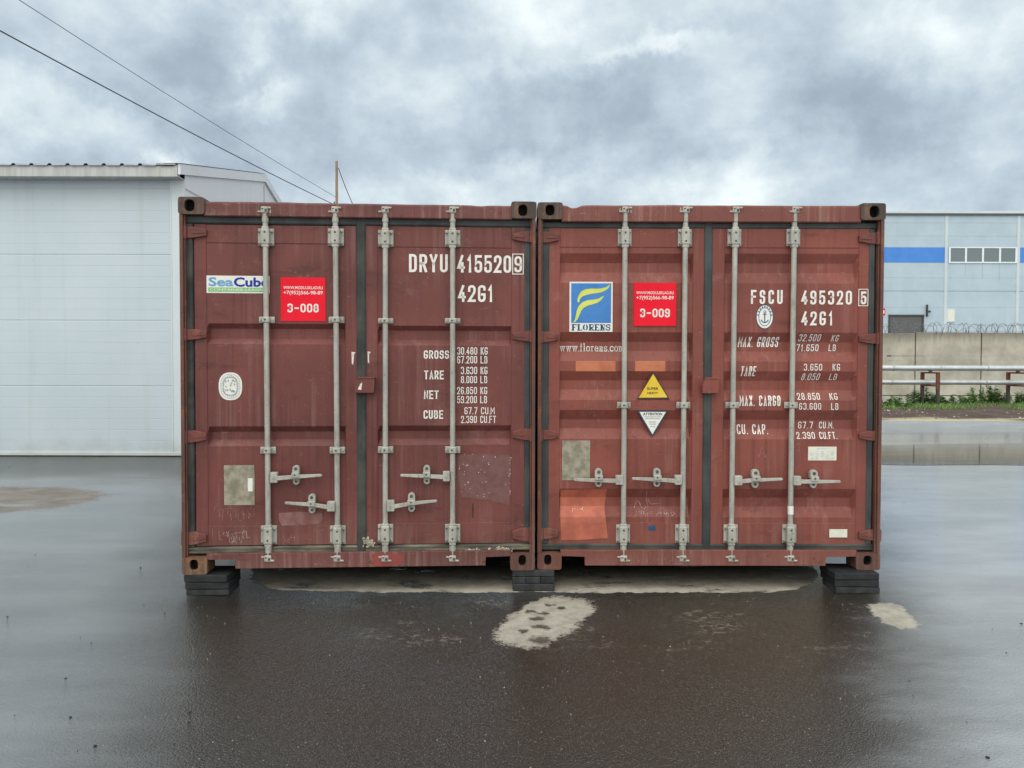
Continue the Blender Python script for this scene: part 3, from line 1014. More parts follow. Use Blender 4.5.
def hinge(C, parent, px_post, px_tip, y0, y1, mat):
    """forged hinge: lug on the corner post, blade tapering onto the door"""
    up, _ = C.p(px_post, (y0 + y1) / 2, .03)
    ut, _ = C.p(px_tip, (y0 + y1) / 2, .04)
    _, za = C.p((px_post + px_tip) / 2, y1, .03)
    _, zb = C.p((px_post + px_tip) / 2, y0, .03)
    h = zb - za
    sg = 1 if ut > up else -1
    L_ = abs(ut - up)
    mb = MB()
    U = lambda f: up + sg * L_ * f
    pts = [(U(0), za), (U(.38), za), (U(.62), za + h * .10), (U(1), za + h * .24), (U(1), zb - h * .24), (U(.62), zb - h * .02), (U(.38), zb), (U(0), zb)]
    if sg < 0: pts = pts[::-1]
    mb.prism(pts, .034, .062, 0, .005)
    mb.tube((U(.16), .030, za - .004), (U(.16), .030, zb + .004), .016, n=12)
    mb.tube((U(.16), .030, zb + .004), (U(.16), .030, zb + .012), .009, n=8)
    mb.prism([(U(.45), za + h * .40), (U(.95), za + h * .44), (U(.95), za + h * .58), (U(.45), za + h * .64)][::sg], .029, .036)
    return mb.build('hinge', mat, parent)


def rod(C, parent, px_t, px_b, spec, notch=0):
    """locking bar with cams, keepers, guides and handle"""
    y = .028
    ut, zt = C.p(px_t, 210.5, y)
    ub_, zb = C.p(px_b, 558, y)
    um = lambda z: ub_ + (ut - ub_) * (z - zb) / (zt - zb)
    mb = MB()
    mb.tube((ub_, y, zb + .02), (ut, y, zt - .01), .0185, n=20, caps=True)
    for (z_, l_) in ((zt - .05, .06), (zb + .055, .06)):
        mb.tube((um(z_ - l_ / 2), y, z_ - l_ / 2), (um(z_ + l_ / 2), y, z_ + l_ / 2), .0225, n=20)
    o = mb.build('lock_rod', M['galv'], parent)
    # cam and keeper, top and bottom
    for (z_, up) in ((zt, 1), (zb, -1)):
        u = um(z_)
        k = MB()
        k.box(u - .047, u - .031, .010, .05, z_ - .022, z_ + .020, .004)
        k.box(u + .031, u + .047, .010, .05, z_ - .022, z_ + .020, .004)
        k.box(u - .044, u + .044, .036, .052, z_ - .018, z_ + .016, .003)
        k.build('cam_keeper', M['cam'], o)
        k = MB()
        k.box(u - .025, u + .025, .000, .036, z_ - .022, z_ + .024, .008, seg=3)
        k.box(u - .046, u - .020, .002, .018, z_ - up * .012 - .006, z_ - up * .012 + .006, .004)
        k.box(u + .018, u + .045, -.002, .018, z_ + up * .014 - .006, z_ + up * .014 + .007, .004)
        k.box(u + .003, u + .018, -.0015, .006, z_ - .012, z_ + .006, 0, 1)
        k.box(u - .018, u - .006, -.0012, .006, z_ + .004, z_ + .012, 0, 1)
        k.build('cam', [M['galv_dirty'], M['rivet']], o)
    # guide brackets bolted to the door
    for (py0, py1, wpx, big) in spec['guides']:
        _, z1 = C.p(px_t, py0, y)
        _, z0 = C.p(px_t, py1, y)
        zc_ = (z0 + z1) / 2
        u = um(zc_)
        hw = wpx / 2 / 143
        g = MB()
        g.box(u - hw, u + hw, .040, .0545, z0, z1, .006, seg=3)
        if big:
            cw = .030
            g.box(u - cw, u + cw, .0035, .046, z0 + .006, z1 - .006, .010, seg=3)
            g.box(u - cw * .8, u + cw * .8, .008, .046, z0 - .014, z1 + .010, .007, seg=2)
            bolts = [(sx, sz) for sx in (-1, 1) for sz in (-1, 1)]
            for sx, sz_ in bolts:
                g.tube((u + sx * (hw - .013), .041, zc_ + sz_ * (z1 - z0) * .34), (u + sx * (hw - .013), .031, zc_ + sz_ * (z1 - z0) * .34), .0095, .008, n=8)
                g.tube((u + sx * (hw - .013) - .004, .0312, zc_ + sz_ * (z1 - z0) * .34 - .008), (u + sx * (hw - .013) - .004, .0292, zc_ + sz_ * (z1 - z0) * .34 - .008), .0055, n=8, mat=1)
            for sz_ in (-1, 1):
                g.tube((u, .006, zc_ + sz_ * (z1 - z0) * .24), (u, .0025, zc_ + sz_ * (z1 - z0) * .24), .0075, n=10, mat=1)
        else:
            g.box(u - .026, u + .026, .0035, .046, z0 + .002, z1 - .002, .008, seg=3)
            for sx in (-1, 1):
                g.tube((u + sx * (hw - .012), .041, zc_), (u + sx * (hw - .012), .030, zc_), .009, .0075, n=8)
            g.tube((u - .004, .006, zc_), (u - .004, .0025, zc_), .007, n=10, mat=1)
        g.build('rod_guide', [M['galv'], M['rivet']], o)
    # handle, hub and catch
    hx0, hx1, hy0, hy1, tipx, tipy, cx0, cx1, cy0, cy1 = spec['handle']
    ua, ub2, za, zb2 = C.r(hx0, hy0, hx1, hy1, .02)
    h = MB()
    h.box(ua, ub2, -.006, .040, za, zb2, .005)
    h.tube(((ua + ub2) / 2, -.005, (za + zb2) / 2), ((ua + ub2) / 2, -.010, (za + zb2) / 2), .010, n=10)
    sg = 1 if tipx > hx0 else -1
    us0 = ub2 if sg > 0 else ua
    tu, tz = C.p(tipx, tipy, .0)
    zc_ = (za + zb2) / 2 - .004
    cmid = C.p((cx0 + cx1) / 2, hy0, 0)[0]
    h.grid([0, 1], [0, 1], lambda a_, b_: (us0, 0, 0)) if False else None
    pts = [(us0 - sg * .01, zc_ - .017), (cmid, zc_ * .4 + tz * .6 - .014), (tu, tz - .009), (tu + sg * .008, tz), (tu, tz + .009), (cmid, zc_ * .4 + tz * .6 + .012), (us0 - sg * .01, zc_ + .013)]
    if sg < 0: pts = pts[::-1]
    h.prism(pts, -.002, .013, 0, .003)
    h.build('lock_handle', M['galv_dirty'], o)
    ca, cb_, cza, czb = C.r(cx0, cy0, cx1, cy1, .03)
    cm, hw = (ca + cb_) / 2, (cb_ - ca) / 2
    zm = (cza + czb) / 2
    k = MB()
    cap = [(cm + hw * math.cos(a_), czb - hw + hw * math.sin(a_)) for a_ in frange(0, math.pi, 9)] + [(cm - hw, zm + .006), (cm + hw, zm + .006)]
    k.prism(cap, .014, .052, 0, .003)
    low = [(cm - hw * .95, zm - .004), (cm + hw * .95, zm - .004)][::-1] + [(cm + hw * .95 * math.cos(a_), cza + hw + hw * math.sin(a_)) for a_ in frange(math.pi, 2 * math.pi, 9)]
    k.prism(low, .024, .052, 2, .003)
    k.tube((cm, .0142, czb - hw), (cm, .012, czb - hw), hw * .45, n=12, mat=1)
    k.tube((cm, .0242, cza + hw * 1.0), (cm, .022, cza + hw * 1.0), hw * .40, n=12, mat=1)
    k.box(cm - hw * 1.1, cm + hw * 1.1, -.010, .016, zm - .016, zm + .022, .006)
    k.tube((cm - .002, -.010, zm + .006), (cm - .002, -.013, zm + .006), .006, n=10, mat=1)
    k.build('handle_catch', [M['galv'], M['rivet'], M['galv_dirty']], o)
    return o


def container(C, name, label, mats, px):
    red, rail, cast = mats
    root = empty('shipping_container', C.o, C.yaw, label, 'shipping container', 'red shipping containers side by side')
    Wd = C.w
    # corner castings
    hs = .118
    for (left, top) in ((1, 1), (0, 1), (1, 0), (0, 0)):
        u0, u1 = (-.0, .172) if left else (Wd - .172, Wd)
        if top and left: u0 -= .006
        if top and not left: u1 += .006
        z0, z1 = (HT - hs, HT) if top else (0, hs)
        hx, hy, rx, ry = px['holes'][(left, top)]
        hu, hz = C.p(hx, hy, 0)
        casting(root, u0, u1, 0, .165, z0, z1, (hu, hz, rx / 143, ry / 143), cast if top else M['rust_low' if px.get('low_rust') and left else 'rust_b'])
        casting(root, u0, u1, LEN - .165, LEN, z0, z1, ((u0 + u1) / 2, (z0 + z1) / 2, .032, .05), cast, back=True)
    # corner posts: outer flange, return and back web
    for left in (1, 0):
        mb = MB()
        f = (lambda u: u) if left else (lambda u: Wd - u)
        for (a_, b_, y0, y1) in ((.000, .024, .004, .17), (.024, .034, .022, .17), (.034, .075, .088, .17)):
            lo, hi = sorted((f(a_), f(b_)))
            mb.box(lo, hi, y0, y1, hs - .002, HT - hs + .002, .003)
        mb.build('corner_post', M['rust_b'] if not px.get('post_red') else rail, root)
        mb = MB()
        lo, hi = sorted((f(.0), f(.10)))
        mb.box(lo, hi, LEN - .12, LEN - .004, hs, HT - hs, .004)
        mb.build('corner_post', rail, root)
    # header with a battered top edge
    _, zh0 = C.p(350, px['header'][1], .010)
    _, zh1 = C.p(350, px['header'][0], .010)
    mb = MB()
    cu_, cz_ = C.p(px['dent'][0], px['dent'][1], 0)

    def top(u):
        dz = .004 * mnoise.noise((u * 2.2, C.o.x, .7)) + .002 * mnoise.noise((u * 9, C.o.x, 1.7))
        dz -= .022 * math.exp(-((u - cu_) / .035) ** 2) * px['dent'][2]
        return dz
    us_ = frange(.165, Wd - .165, 60)
    prof = [(.085, zh0), (.0145, zh0), (.010, zh0 + .006), (.010, zh1 - .014), (.014, zh1 - .004), (.026, zh1), (.085, zh1 + .004)]

    def hf(u, k):
        yy, zz = prof[int(k)]
        w_ = max(0, (zz - zh0) / (zh1 - zh0)) ** 3
        return (u, yy + (.012 * math.exp(-((u - cu_) / .05) ** 2) * px['dent'][2] * w_) + .0015 * mnoise.noise((u * 3, zz * 3, 5)), zz + top(u) * w_)
    mb.grid(us_, range(len(prof)), hf)
    mb.box(.10, Wd - .10, .086, .16, zh0, zh1 - .012)
    mb.build('door_header', rail, root)
    # sill with fork-lift notches beside the castings
    nl, nr = px['notch']
    un0, un1 = C.p(nl[0], 563, .0)[0], C.p(nl[1], 563, 0)[0]
    um0, um1 = C.p(nr[0], 563, 0)[0], C.p(nr[1], 563, 0)[0]
    _, zs1 = C.p(350, px['sill'][0], 0)
    _, zs0 = C.p(350, px['sill'][1], 0)
    _, zn = C.p((nl[0] + nl[1]) / 2, px['notch_y'], 0)
    mb = MB()
    pts = [(un1, zs0), (um0, zs0), (um0, zn), (Wd - .165, zn), (Wd - .165, zs1), (.165, zs1), (.165, zn), (un1, zn)]
    mb.prism(pts, .006, .030, 0, .003)
    mb.box(.165, Wd - .165, .030, .12, zs1 - .02, zs1 - .002)
    mb.box(un1 + .004, um0 - .004, .03, .10, zs0 + .004, zs0 + .014)
    mb.build('door_sill', rail, root)
    # rest of the box
    for left in (1, 0):
        f = (lambda u: u) if left else (lambda u: Wd - u)
        mb = MB()
        ys_, k = [], 0
        y = .165
        while y < LEN - .17:
            for dy_, dep in ((0, .008), (.07, .008), (.11, .044), (.18, .044), (.22, .008)):
                if y + dy_ < LEN - .16: ys_.append((y + dy_, dep))
            y += .28
        uniq = []
        for a_ in ys_:
            if not uniq or a_[0] - uniq[-1][0] > 1e-4: uniq.append(a_)
        mb.grid(range(len(uniq)), [.15, HT - .07], lambda i, z: (f(uniq[int(i)][1]), uniq[int(i)][0], z))
        mb.build('side_wall', red, root)
        for nm, z0, z1, dp in (('bottom_rail', .02, .16, .05), ('top_rail', HT - .085, HT - .02, .06)):
            lo, hi = sorted((f(.003), f(dp)))
            MB().box(lo, hi, .165, LEN - .165, z0, z1, .004).build(nm, rail, root)
    mb = MB()
    n_ = int((LEN - .2) / .2)
    mb.grid(frange(.06, Wd - .06, 2), range(n_ * 2), lambda u, i: (u, .12 + (int(i) // 2) * .2 + (int(i) % 2) * .1 + (.02 if int(i) % 2 else 0) * 0, HT - .028 - (.02 if (int(i) // 2) % 2 else 0)))
    mb.build('roof_panel', red, root)
    mb = MB().box(.02, Wd - .02, LEN - .03, LEN - .01, .1, HT - .05)
    mb.build('end_wall', red, root)
    mb = MB().box(.05, Wd - .05, .12, LEN - .04, .15, .17)
    y = .35
    while y < LEN - .3:
        mb.box(.052, Wd - .052, y, y + .045, .03, .149)
        y += .30
    mb.build('floor', M['rubber'], root)
    return root


def gasket(C, root, doors, px, worn):
    """door seals: lips round each leaf"""
    P1, P2 = doors
    for P, dr_, side in ((P1[0], P1[1], 0), (P2[0], P2[1], 1)):
        mb = MB()
        xl, xr, xm0, xm1, yt0, yt1, yb0, yb1 = px
        y0, y1 = .044, .075
        ut0, ut1 = (C.p(xl, 380, y0)[0], C.p(xm1 - 1, 380, y0)[0]) if side == 0 else (C.p(xm0 + 1, 380, y0)[0], C.p(xr, 380, y0)[0])
        zt0, zt1 = C.p(350, yt1, y0)[1], C.p(350, yt0, y0)[1]
        zb0, zb1 = C.p(350, yb1, y0)[1], C.p(350, yb0, y0)[1]

        def lip(u0, u1, z0, z1, horiz, mi):
            # two rounded ribs with a groove
            k = 14
            if horiz:
                us_ = frange(u0, u1, 40)
                prof = [(0, .02), (.12, .004), (.35, 0), (.5, .006), (.65, 0), (.88, .004), (1, .02)]
                mb.grid(us_, range(7), lambda u, i: (u, y0 + prof[int(i)][1] + .002 * mnoise.noise((u * 9, z0, 0)), z0 + (z1 - z0) * prof[int(i)][0] + .002 * mnoise.noise((u * 5, z0 * 3, 1))), mi, True)
            else:
                zs_ = frange(z0, z1, 60)
                prof = [(0, .02), (.12, .004), (.35, 0), (.5, .006), (.65, 0), (.88, .004), (1, .02)]
                mb.grid(range(7), zs_, lambda i, z: (u0 + (u1 - u0) * prof[int(i)][0] + .002 * mnoise.noise((z * 5, u0 * 3, 1)), y0 + prof[int(i)][1] + .002 * mnoise.noise((z * 9, u0, 0)), z), mi, True)
        lip(ut0, ut1, zt0, zt1, True, 0)
        lip(ut0, ut1, zb0, zb1, True, 2)
        um0, um1 = C.p(xm0, 380, y0)[0], C.p(xm1, 380, y0)[0]
        if side == 0:
            ul0, ul1 = C.p(xl, 380, y0)[0], C.p(xl + 9, 380, y0)[0]
            lip(ul0, ul1, zb1, zt0, False, 1 if worn else 0)
            y0 = .040
            lip(um0, um1, zb0 + .01, zt1 + .006, False, 1 if worn else 0)
        else:
            ur0, ur1 = C.p(xr - 7, 380, y0)[0], C.p(xr, 380, y0)[0]
            lip(ur0, ur1, zb1, zt0, False, 0)
        mb.build('gasket', [M['gasket'], M['gasket_worn'], M['gasket_bottom' if worn else 'gasket_worn']], dr_)


def lock_box(C, root, x0, y0, x1, y1, mat, worn):
    u0, u1, z0, z1 = C.r(x0, y0, x1, y1, .01)
    mb = MB()
    mb.prism([(u0, z0), (u1 - .004, z0), (u1, z1 - .02), (u1, z1), (u0 + .02, z1), (u0, z0 + .06)], -.004, .06, 0, .004)
    mb.box(u0 + .02, u1 + .002, -.008, .058, z1 - .001, z1 + .010, .003)
    o = mb.build('lock_box', mat, root)
    if worn:
        film('white_tape', [[Vector((u0 + .022, z0 + .025)), Vector((u0 + .046, z0 + .022)), Vector((u0 + .054, z0 + .075)), Vector((u0 + .040, z0 + .065))]], M['white_worn'], o, -.0058)


def hand_lines(C, P, rnd, box, n, ht, y=None):
    """chalk scribble: short crooked strokes inside a measured box"""
    out = []
    u0, u1, z0, z1 = C.r(*box, YD)
    for k in range(n):
        x = u0 + (u1 - u0) * (k + rnd.random() * .6) / n
        pts = [Vector((x + rnd.uniform(-.006, .012) * j, z0 + (z1 - z0) * rnd.random())) for j in range(rnd.choice((2, 3, 3, 4)))]
        pts = [p_ for i, p_ in enumerate(pts) if i == 0 or (p_ - pts[i - 1]).length > .003]
        if len(pts) > 1: out += stroke_polys(pts, ht)
    return out


def T(C, txt, x0, y0, x1, y1, sw=.18, slant=0, wd=.44, gap=.16):
    """lettering fitted to its measured box"""
    u0, u1, z0, z1 = C.r(x0, y0, x1, y1, YP)
    h = z1 - z0
    return text_polys(txt, u0, z0, h, h * wd, h * sw, h * gap, slant, fit=(u1 - u0) - slant * h)


def FT(C, txt, x0, y0, x1, y1, bold=0.0):
    u0, u1, z0, z1 = C.r(x0, y0, x1, y1, YP)
    return font_polys(txt, u0, z0, z1 - z0, u1 - u0, bold)


def B(C, x0, y0, x1, y1):
    return rect(*C.r(x0, y0, x1, y1, YP))


def frame_polys(C, x0, y0, x1, y1, t=.006):
    u0, u1, z0, z1 = C.r(x0, y0, x1, y1, YP)
    return [rect(u0, u1, z1 - t, z1), rect(u0, u1, z0, z0 + t), rect(u0, u0 + t, z0 + t, z1 - t), rect(u1 - t, u1, z0 + t, z1 - t)]


def red_sign(C, dr_, x0, y0, x1, y1, num, y):
    o = film('unit_sign', [B(C, x0, y0, x1, y1)], M['sign_red'], dr_, y, .003)
    wX, wY = (x1 - x0), (y1 - y0)
    fx, fy = (lambda f: x0 + wX * f), (lambda f: y0 + wY * f)
    polys = FT(C, 'WWW.MODULSKLAD.RU', fx(.06), fy(.20), fx(.94), fy(.265), .012)
    decal('sign_text', polys, M['white_paint'], None, dr_, .0012, flat=y)
    polys = FT(C, '+7(952)566-98-89', fx(.06), fy(.305), fx(.94), fy(.385), .012)
    decal('sign_text', polys, M['white_paint'], None, dr_, .0012, flat=y)
    u0, u1, z0, z1 = C.r(fx(.15), fy(.60), fx(.85), fy(.80), YP)
    h = z1 - z0
    polys = text_polys(num, u0, z0, h, h * .66, h * .175, h * .14, fit=u1 - u0)
    decal('unit_number', polys, M['sticker_white'], None, dr_, .0012, flat=y)
    return o


# ---- left container
holesA = {(1, 1): (189.3, 205.2, 4.6, 5.6), (0, 1): (522.8, 210.2, 4.4, 5.4), (1, 0): (193.8, 565, 3.8, 5.0), (0, 0): (522.3, 560.5, 3.7, 5.2)}
rootA = container(CA, 'A', 'darker oxide red container on the left, unit 3-008, near the white building', (M['red_a'], M['rail_a'], M['rust']),
                  dict(low_rust=True, holes=holesA, header=(203, 217.5), sill=(552.5, 567.5), notch=((207, 235), (485.5, 511)), notch_y=560, dent=(480, 205, .25)))
recsA = [(323.6, 328.8, 338.6, 344.2), (426.2, 431.6, 439.3, 446.0)]
PA1 = make_panel(CA, (195, 225, 358, 545.5), (207.5, 243.5, 345.5, 525.5), recsA)
recsA2 = [(325.8, 330.8, 339.8, 345.6), (425.4, 430.8, 438.4, 444.8)]
PA2 = make_panel(CA, (364, 226.5, 525.5, 544), (378, 247.5, 511.3, 522.8), recsA2)
DA1 = door_mesh(PA1, M['red_a'], rootA)
DA2 = door_mesh(PA2, M['red_a'], rootA)
gasket(CA, rootA, ((PA1, DA1), (PA2, DA2)), (184.5, 531, 356, 366.5, 216.5, 225.5, 545.5, 552.8), True)
for D_, pst, tip, rows in ((DA1, 180.5, 206.5, ((226.5, 238), (329, 340), (430.5, 443), (532, 545.5))),
                           (DA2, 535, 512.5, ((231, 242), (331, 341.5), (429, 440.5), (528, 542)))):
    for i_, (a_, b_) in enumerate(rows): hinge(CA, D_, pst, tip, a_, b_, M['hinge'])
gdA = [(228, 245.5, 16, True), (316.5, 323, 15.5, False), (447, 454, 15.5, False), (526, 545, 16, True)]
gdA2 = [(229.5, 246.5, 15.5, True), (318, 323.5, 15.5, False), (446.5, 453.5, 15.5, False), (524.5, 543, 15.5, True)]
rod(CA, rootA, 265.2, 268.6, dict(guides=gdA, handle=(271, 278, 472, 482.5, 321, 475.4, 292.8, 299.6, 465.2, 484.8)))
rod(CA, rootA, 335.3, 337.7, dict(guides=gdA, handle=(327.5, 335.3, 501, 511, 285.5, 503, 308.6, 315.6, 493.8, 513.4)))
rod(CA, rootA, 385.4, 385.3, dict(guides=gdA2, handle=(387.3, 394.6, 500, 511, 436, 501, 408, 415.2, 492.4, 512)))
rod(CA, rootA, 452.6, 452.6, dict(guides=gdA2, handle=(443, 449.8, 471, 481, 401, 475.4, 423.4, 430.2, 465, 484.2)))
lock_box(CA, rootA, 354.8, 378.5, 374.6, 393, M['red_a'], True)
rnd = random.Random(5)
yS = YP - .0045
film('brand_sticker', [B(CA, 206, 275.8, 269.6, 293.2)], M['sticker_white'], DA1, yS + .0022)
decal('brand_text', FT(CA, 'Sea', 208.6, 277.2, 233.5, 285.9, .028), M['brand_sky'], None, DA1, .0011, flat=yS + .0022)
decal('brand_text', FT(CA, 'Cube', 233.9, 277.4, 268.8, 286.4, .032), M['brand_navy'], None, DA1, .0011, flat=yS + .0022)
film('brand_stripe', [B(CA, 208.4, 287.6, 268.6, 291.9)], M['leafgreen'], DA1, yS + .0012, .0006)
decal('brand_text', FT(CA, 'CONTAINER LEASING', 210, 288.6, 268, 290.9, .02), M['sticker_cream'], None, DA1, .0009, flat=yS + .0012)
red_sign(CA, DA1, 281, 277.6, 325.6, 321.2, '3-008', YP - .005)
u_, z_ = CA.p(230.5, 386.3, YP)
film('class_emblem', [oval(u_, z_, .080, .0965, 40, .82)], M['sticker_white'], DA1, YP - .0024)
decal('emblem_print', stroke_polys(oval(u_, z_, .047, .062, 32, .7), .008, True) + stroke_polys(oval(u_, z_, .066, .084, 36, .82), .003, True), M['grey_ink'], None, DA1, .0008, flat=YP - .0024)
pr = []
for i_ in range(26):
    a_ = 2 * math.pi * i_ / 26
    pr.append(oval(u_ + .0575 * math.cos(a_), z_ + .0735 * math.sin(a_), .0042, .0048, 6))
for i_ in range(16):
    pr.append(oval(u_ + rnd.uniform(-.032, .032), z_ + rnd.uniform(-.046, .046), .006, .008, 6))
decal('emblem_print', pr, M['grey_ink'], None, DA1, .0012, flat=YP - .0024)
film('data_plate', [B(CA, 224.2, 465.2, 254.6, 505)], M['plate'], DA1, YP - .0034, .003)
film('data_plate_label', [B(CA, 248, 478.2, 252.8, 491.2)], M['sticker_white'], DA1, YP - .0046)
decal('chalk_scribble', hand_lines(CA, PA1, rnd, (214, 507, 256, 521), 16, .0030), M['chalk_faint'], PA1, DA1)
decal('chalk_scribble', hand_lines(CA, PA1, rnd, (223, 529, 248, 545), 11, .0038), M['chalk'], PA1, DA1)
decal('chalk_scribble', stroke_polys([Vector(CA.p(*q_, YD)) for q_ in ((225, 536), (232, 534), (247, 531))], .005) +
      stroke_polys([Vector(CA.p(*q_, YD)) for q_ in ((212.5, 529), (213, 540))], .004) +
      stroke_polys([Vector(CA.p(*q_, YD)) for q_ in ((219, 531), (219.6, 539), (222, 540))], .004), M['chalk_faint'], PA1, DA1, .0018)
decal('rubbed_patch', [[Vector(CA.p(*q_, YP)) for q_ in ((279, 513), (300, 511.5), (322, 513), (323, 520), (318, 524), (300, 525), (282, 525.5), (279, 520))]], M['scuff_pale'], PA1, DA1, .0012)
decal('chalk_scribble', hand_lines(CA, PA1, rnd, (283, 532, 296, 543), 5, .004), M['chalk_faint'], PA1, DA1)
decal('owner_code', T(CA, 'DRYU', 409, 254.2, 447.8, 272.3, .145, wd=.47, gap=.15), M['white_paint'], PA2, DA2)
decal('serial_number', T(CA, '415520', 457.2, 255.2, 511.2, 272.8, .145, wd=.45, gap=.12), M['white_paint'], PA2, DA2)
decal('check_digit', T(CA, '9', 514.4, 256.3, 521.8, 272.4, .14) + frame_polys(CA, 512.2, 253.8, 523.6, 274.6, .006), M['white_paint'], PA2, DA2)
decal('type_code', T(CA, '42G1', 458, 285.2, 493.4, 302, .145, wd=.47, gap=.13), M['white_paint'], PA2, DA2)
wt = []
for txt, x0, y0, x1, y1, s_ in (('GROSS', 423.8, 350.4, 449, 358.8, .17), ('TARE', 424.2, 370.5, 443.8, 379.3, .17), ('NET', 424, 390.4, 438.6, 399, .17), ('CUBE', 423.6, 410.2, 443.2, 418.8, .17),
                                ('30.480 KG', 457.2, 347.2, 487.6, 354.6, .125), ('67.200 LB', 457.2, 356, 487.4, 363.4, .125),
                                ('3.630 KG', 461, 366.8, 487.4, 374.2, .125), ('8.000 LB', 461, 376, 487.2, 383.2, .125),
                                ('26.850 KG', 457, 387, 487.2, 394.2, .125), ('59.200 LB', 457.2, 396, 487, 403.2, .125),
                                ('67.7 CU.M', 464.4, 407.2, 494.4, 414.2, .125), ('2.390 CU.FT', 461, 415.8, 496, 423, .125)):
    wt += T(CA, txt, x0, y0, x1, y1, s_ * .92, wd=.48, gap=.13)
decal('weight_table', wt, M['white_paint'], PA2, DA2)
decal('scuffed_patch', [[Vector(CA.p(*q_, YP)) for q_ in ((458, 455), (480, 453.5), (510.5, 455), (510.8, 480), (509, 505), (486, 500), (462, 497), (457.5, 478))]], M['scuff'], PA2, DA2, .0008)
pr = []
for i_ in range(46):
    uu, zz = CA.p(rnd.choice((rnd.gauss(483, 8), rnd.gauss(466, 4), rnd.uniform(458, 511), 510)), rnd.uniform(452, 498), YP)
    pr.append(oval(uu, zz, rnd.uniform(.0012, .0035), rnd.uniform(.002, .006), 5))
decal('scrape_patch', pr, M['white_worn'], PA2, DA2, .0020)
decal('scrape_patch', [[Vector(CA.p(*q_, YP)) for q_ in ((472, 503), (473.6, 503), (473.4, 517), (472, 518))]], M['black_ink'], PA2, DA2, .0012)
for (xa, ya, xb, yb, D_, P_) in ((351.5, 351.8, 355.8, 365, DA1, PA1), (367.6, 351.4, 371, 363.6, DA2, PA2)):
    u0, u1, z0, z1 = CA.r(xa, ya, xb, yb, YD)
    decal('torn_sticker', [[Vector((u0, z1)), Vector((u1, z1 - .004)), Vector((u1 - .012, z1 - .02)), Vector((u1 - .014, z1 - .05)), Vector((u0 + .012, z0)), Vector((u0 + .002, z0 + .01))]], M['white_worn'], P_, D_, .0012)

# droppings, worn rubber and a freshly painted strip near the sill
M['fresh_red'] = noisy('fresh_red_paint', (.21, .052, .047), (.29, .058, .049), 14, .5, bump=.05)
pr = []
for (cx_, cy_, sx_, sy_, n_) in ((370, 543.5, 5, 3, 34), (366, 539, 3, 2.5, 14), (502, 549.5, 7, 2.2, 46), (480, 550, 10, 1.5, 20)):
    for i_ in range(n_):
        uu, zz = CA.p(rnd.gauss(cx_, sx_ * .6), rnd.gauss(cy_, sy_ * .6), .04)
        pr.append(oval(uu, zz, rnd.uniform(.003, .011), rnd.uniform(.003, .009), 7))
M['dropping'] = noisy('dried_splash', (.36, .33, .25), (.62, .58, .48), 30, .9, bump=.1)
film('dried_splash', pr, M['dropping'], DA2, .0385, .004)
film('fresh_paint', [[Vector(CA.p(*q_, .004)) for q_ in ((372, 554), (388, 553.5), (405, 554.5), (402, 565), (386, 566.5), (373, 566))]], M['fresh_red'], rootA, .0045, .002)
# ---- right container
holesB = {(1, 1): (550, 210, 4.4, 5.2), (0, 1): (874.6, 211.6, 4.6, 5.6), (1, 0): (547.8, 560, 3.6, 5.2), (0, 0): (867.6, 560.6, 4.0, 4.8)}
rootB = container(CB, 'B', 'brighter brick red corrugated container on the right, unit 3-009, with orange primer patches', (M['red_b'], M['rail_b'], M['rust']),
                  dict(holes=holesB, header=(204, 221.0), sill=(550, 565.5), notch=((560, 585), (826, 854)), notch_y=556.5, dent=(574, 206, 1.0)))
recsB = [(253.4, 263.2, 272.6, 283), (332.2, 341.8, 351, 361.2), (371, 380.4, 389.6, 400), (410, 419.4, 428.4, 439), (488.6, 497.2, 506, 517)]
PB1 = make_panel(CB, (547, 227, 704.5, 544.5), (559.5, 247.4, 692, 522.5), recsB, .004, .016)
recsB2 = [(a_ + .3, b_ + .4, c_ + .5, d_ + .4) for a_, b_, c_, d_ in recsB]
PB2 = make_panel(CB, (711, 227.5, 868, 544.5), (723.5, 248, 857, 523), recsB2, .004, .024)
DB1 = door_mesh(PB1, M['red_b'], rootB)
DB2 = door_mesh(PB2, M['red_b'], rootB)
gasket(CB, rootB, ((PB1, DB1), (PB2, DB2)), (540.5, 874.5, 703, 712.2, 220.8, 227.8, 543, 550.5), False)
for D_, pst, tip, rows in ((DB1, 537.5, 558.8, ((231.5, 243), (331.5, 342.5), (430, 440), (528, 539.5))),
                           (DB2, 882.0, 859, ((232.5, 244), (333.5, 344), (431, 441), (530, 541)))):
    for i_, (a_, b_) in enumerate(rows): hinge(CB, D_, pst, tip, a_, b_, M['hinge'])
gdB = [(228.5, 246, 14, True), (402, 408.6, 14, False), (525, 543.5, 14.5, True)]
rod(CB, rootB, 625.2, 623.3, dict(guides=gdB, handle=(615.4, 622.8, 475, 484.5, 574.5, 479.8, 594.8, 602.2, 468.2, 487)))
rod(CB, rootB, 685.6, 682.4, dict(guides=gdB, handle=(674.2, 681.4, 475, 484.5, 633, 478.6, 653.2, 660.4, 468, 487)))
rod(CB, rootB, 735.4, 731, dict(guides=gdB, handle=(733.6, 741.4, 475.4, 485, 782, 479.2, 751.2, 758.8, 469, 488)))
rod(CB, rootB, 794.6, 789.8, dict(guides=gdB, handle=(792.8, 800, 475.8, 485, 840, 481.6, 809.6, 817, 469.6, 488)))
lock_box(CB, rootB, 702.2, 379, 718.6, 393.4, M['red_b'], False)
fl = B(CB, 569.4, 281.8, 612.6, 331.8)
film('brand_sticker', [fl], M['sticker_white'], DB1, YP - .0030)
film('brand_field', [B(CB, 571.2, 283.4, 611.0, 323)], M['blue'], DB1, YP - .0040, .0008)
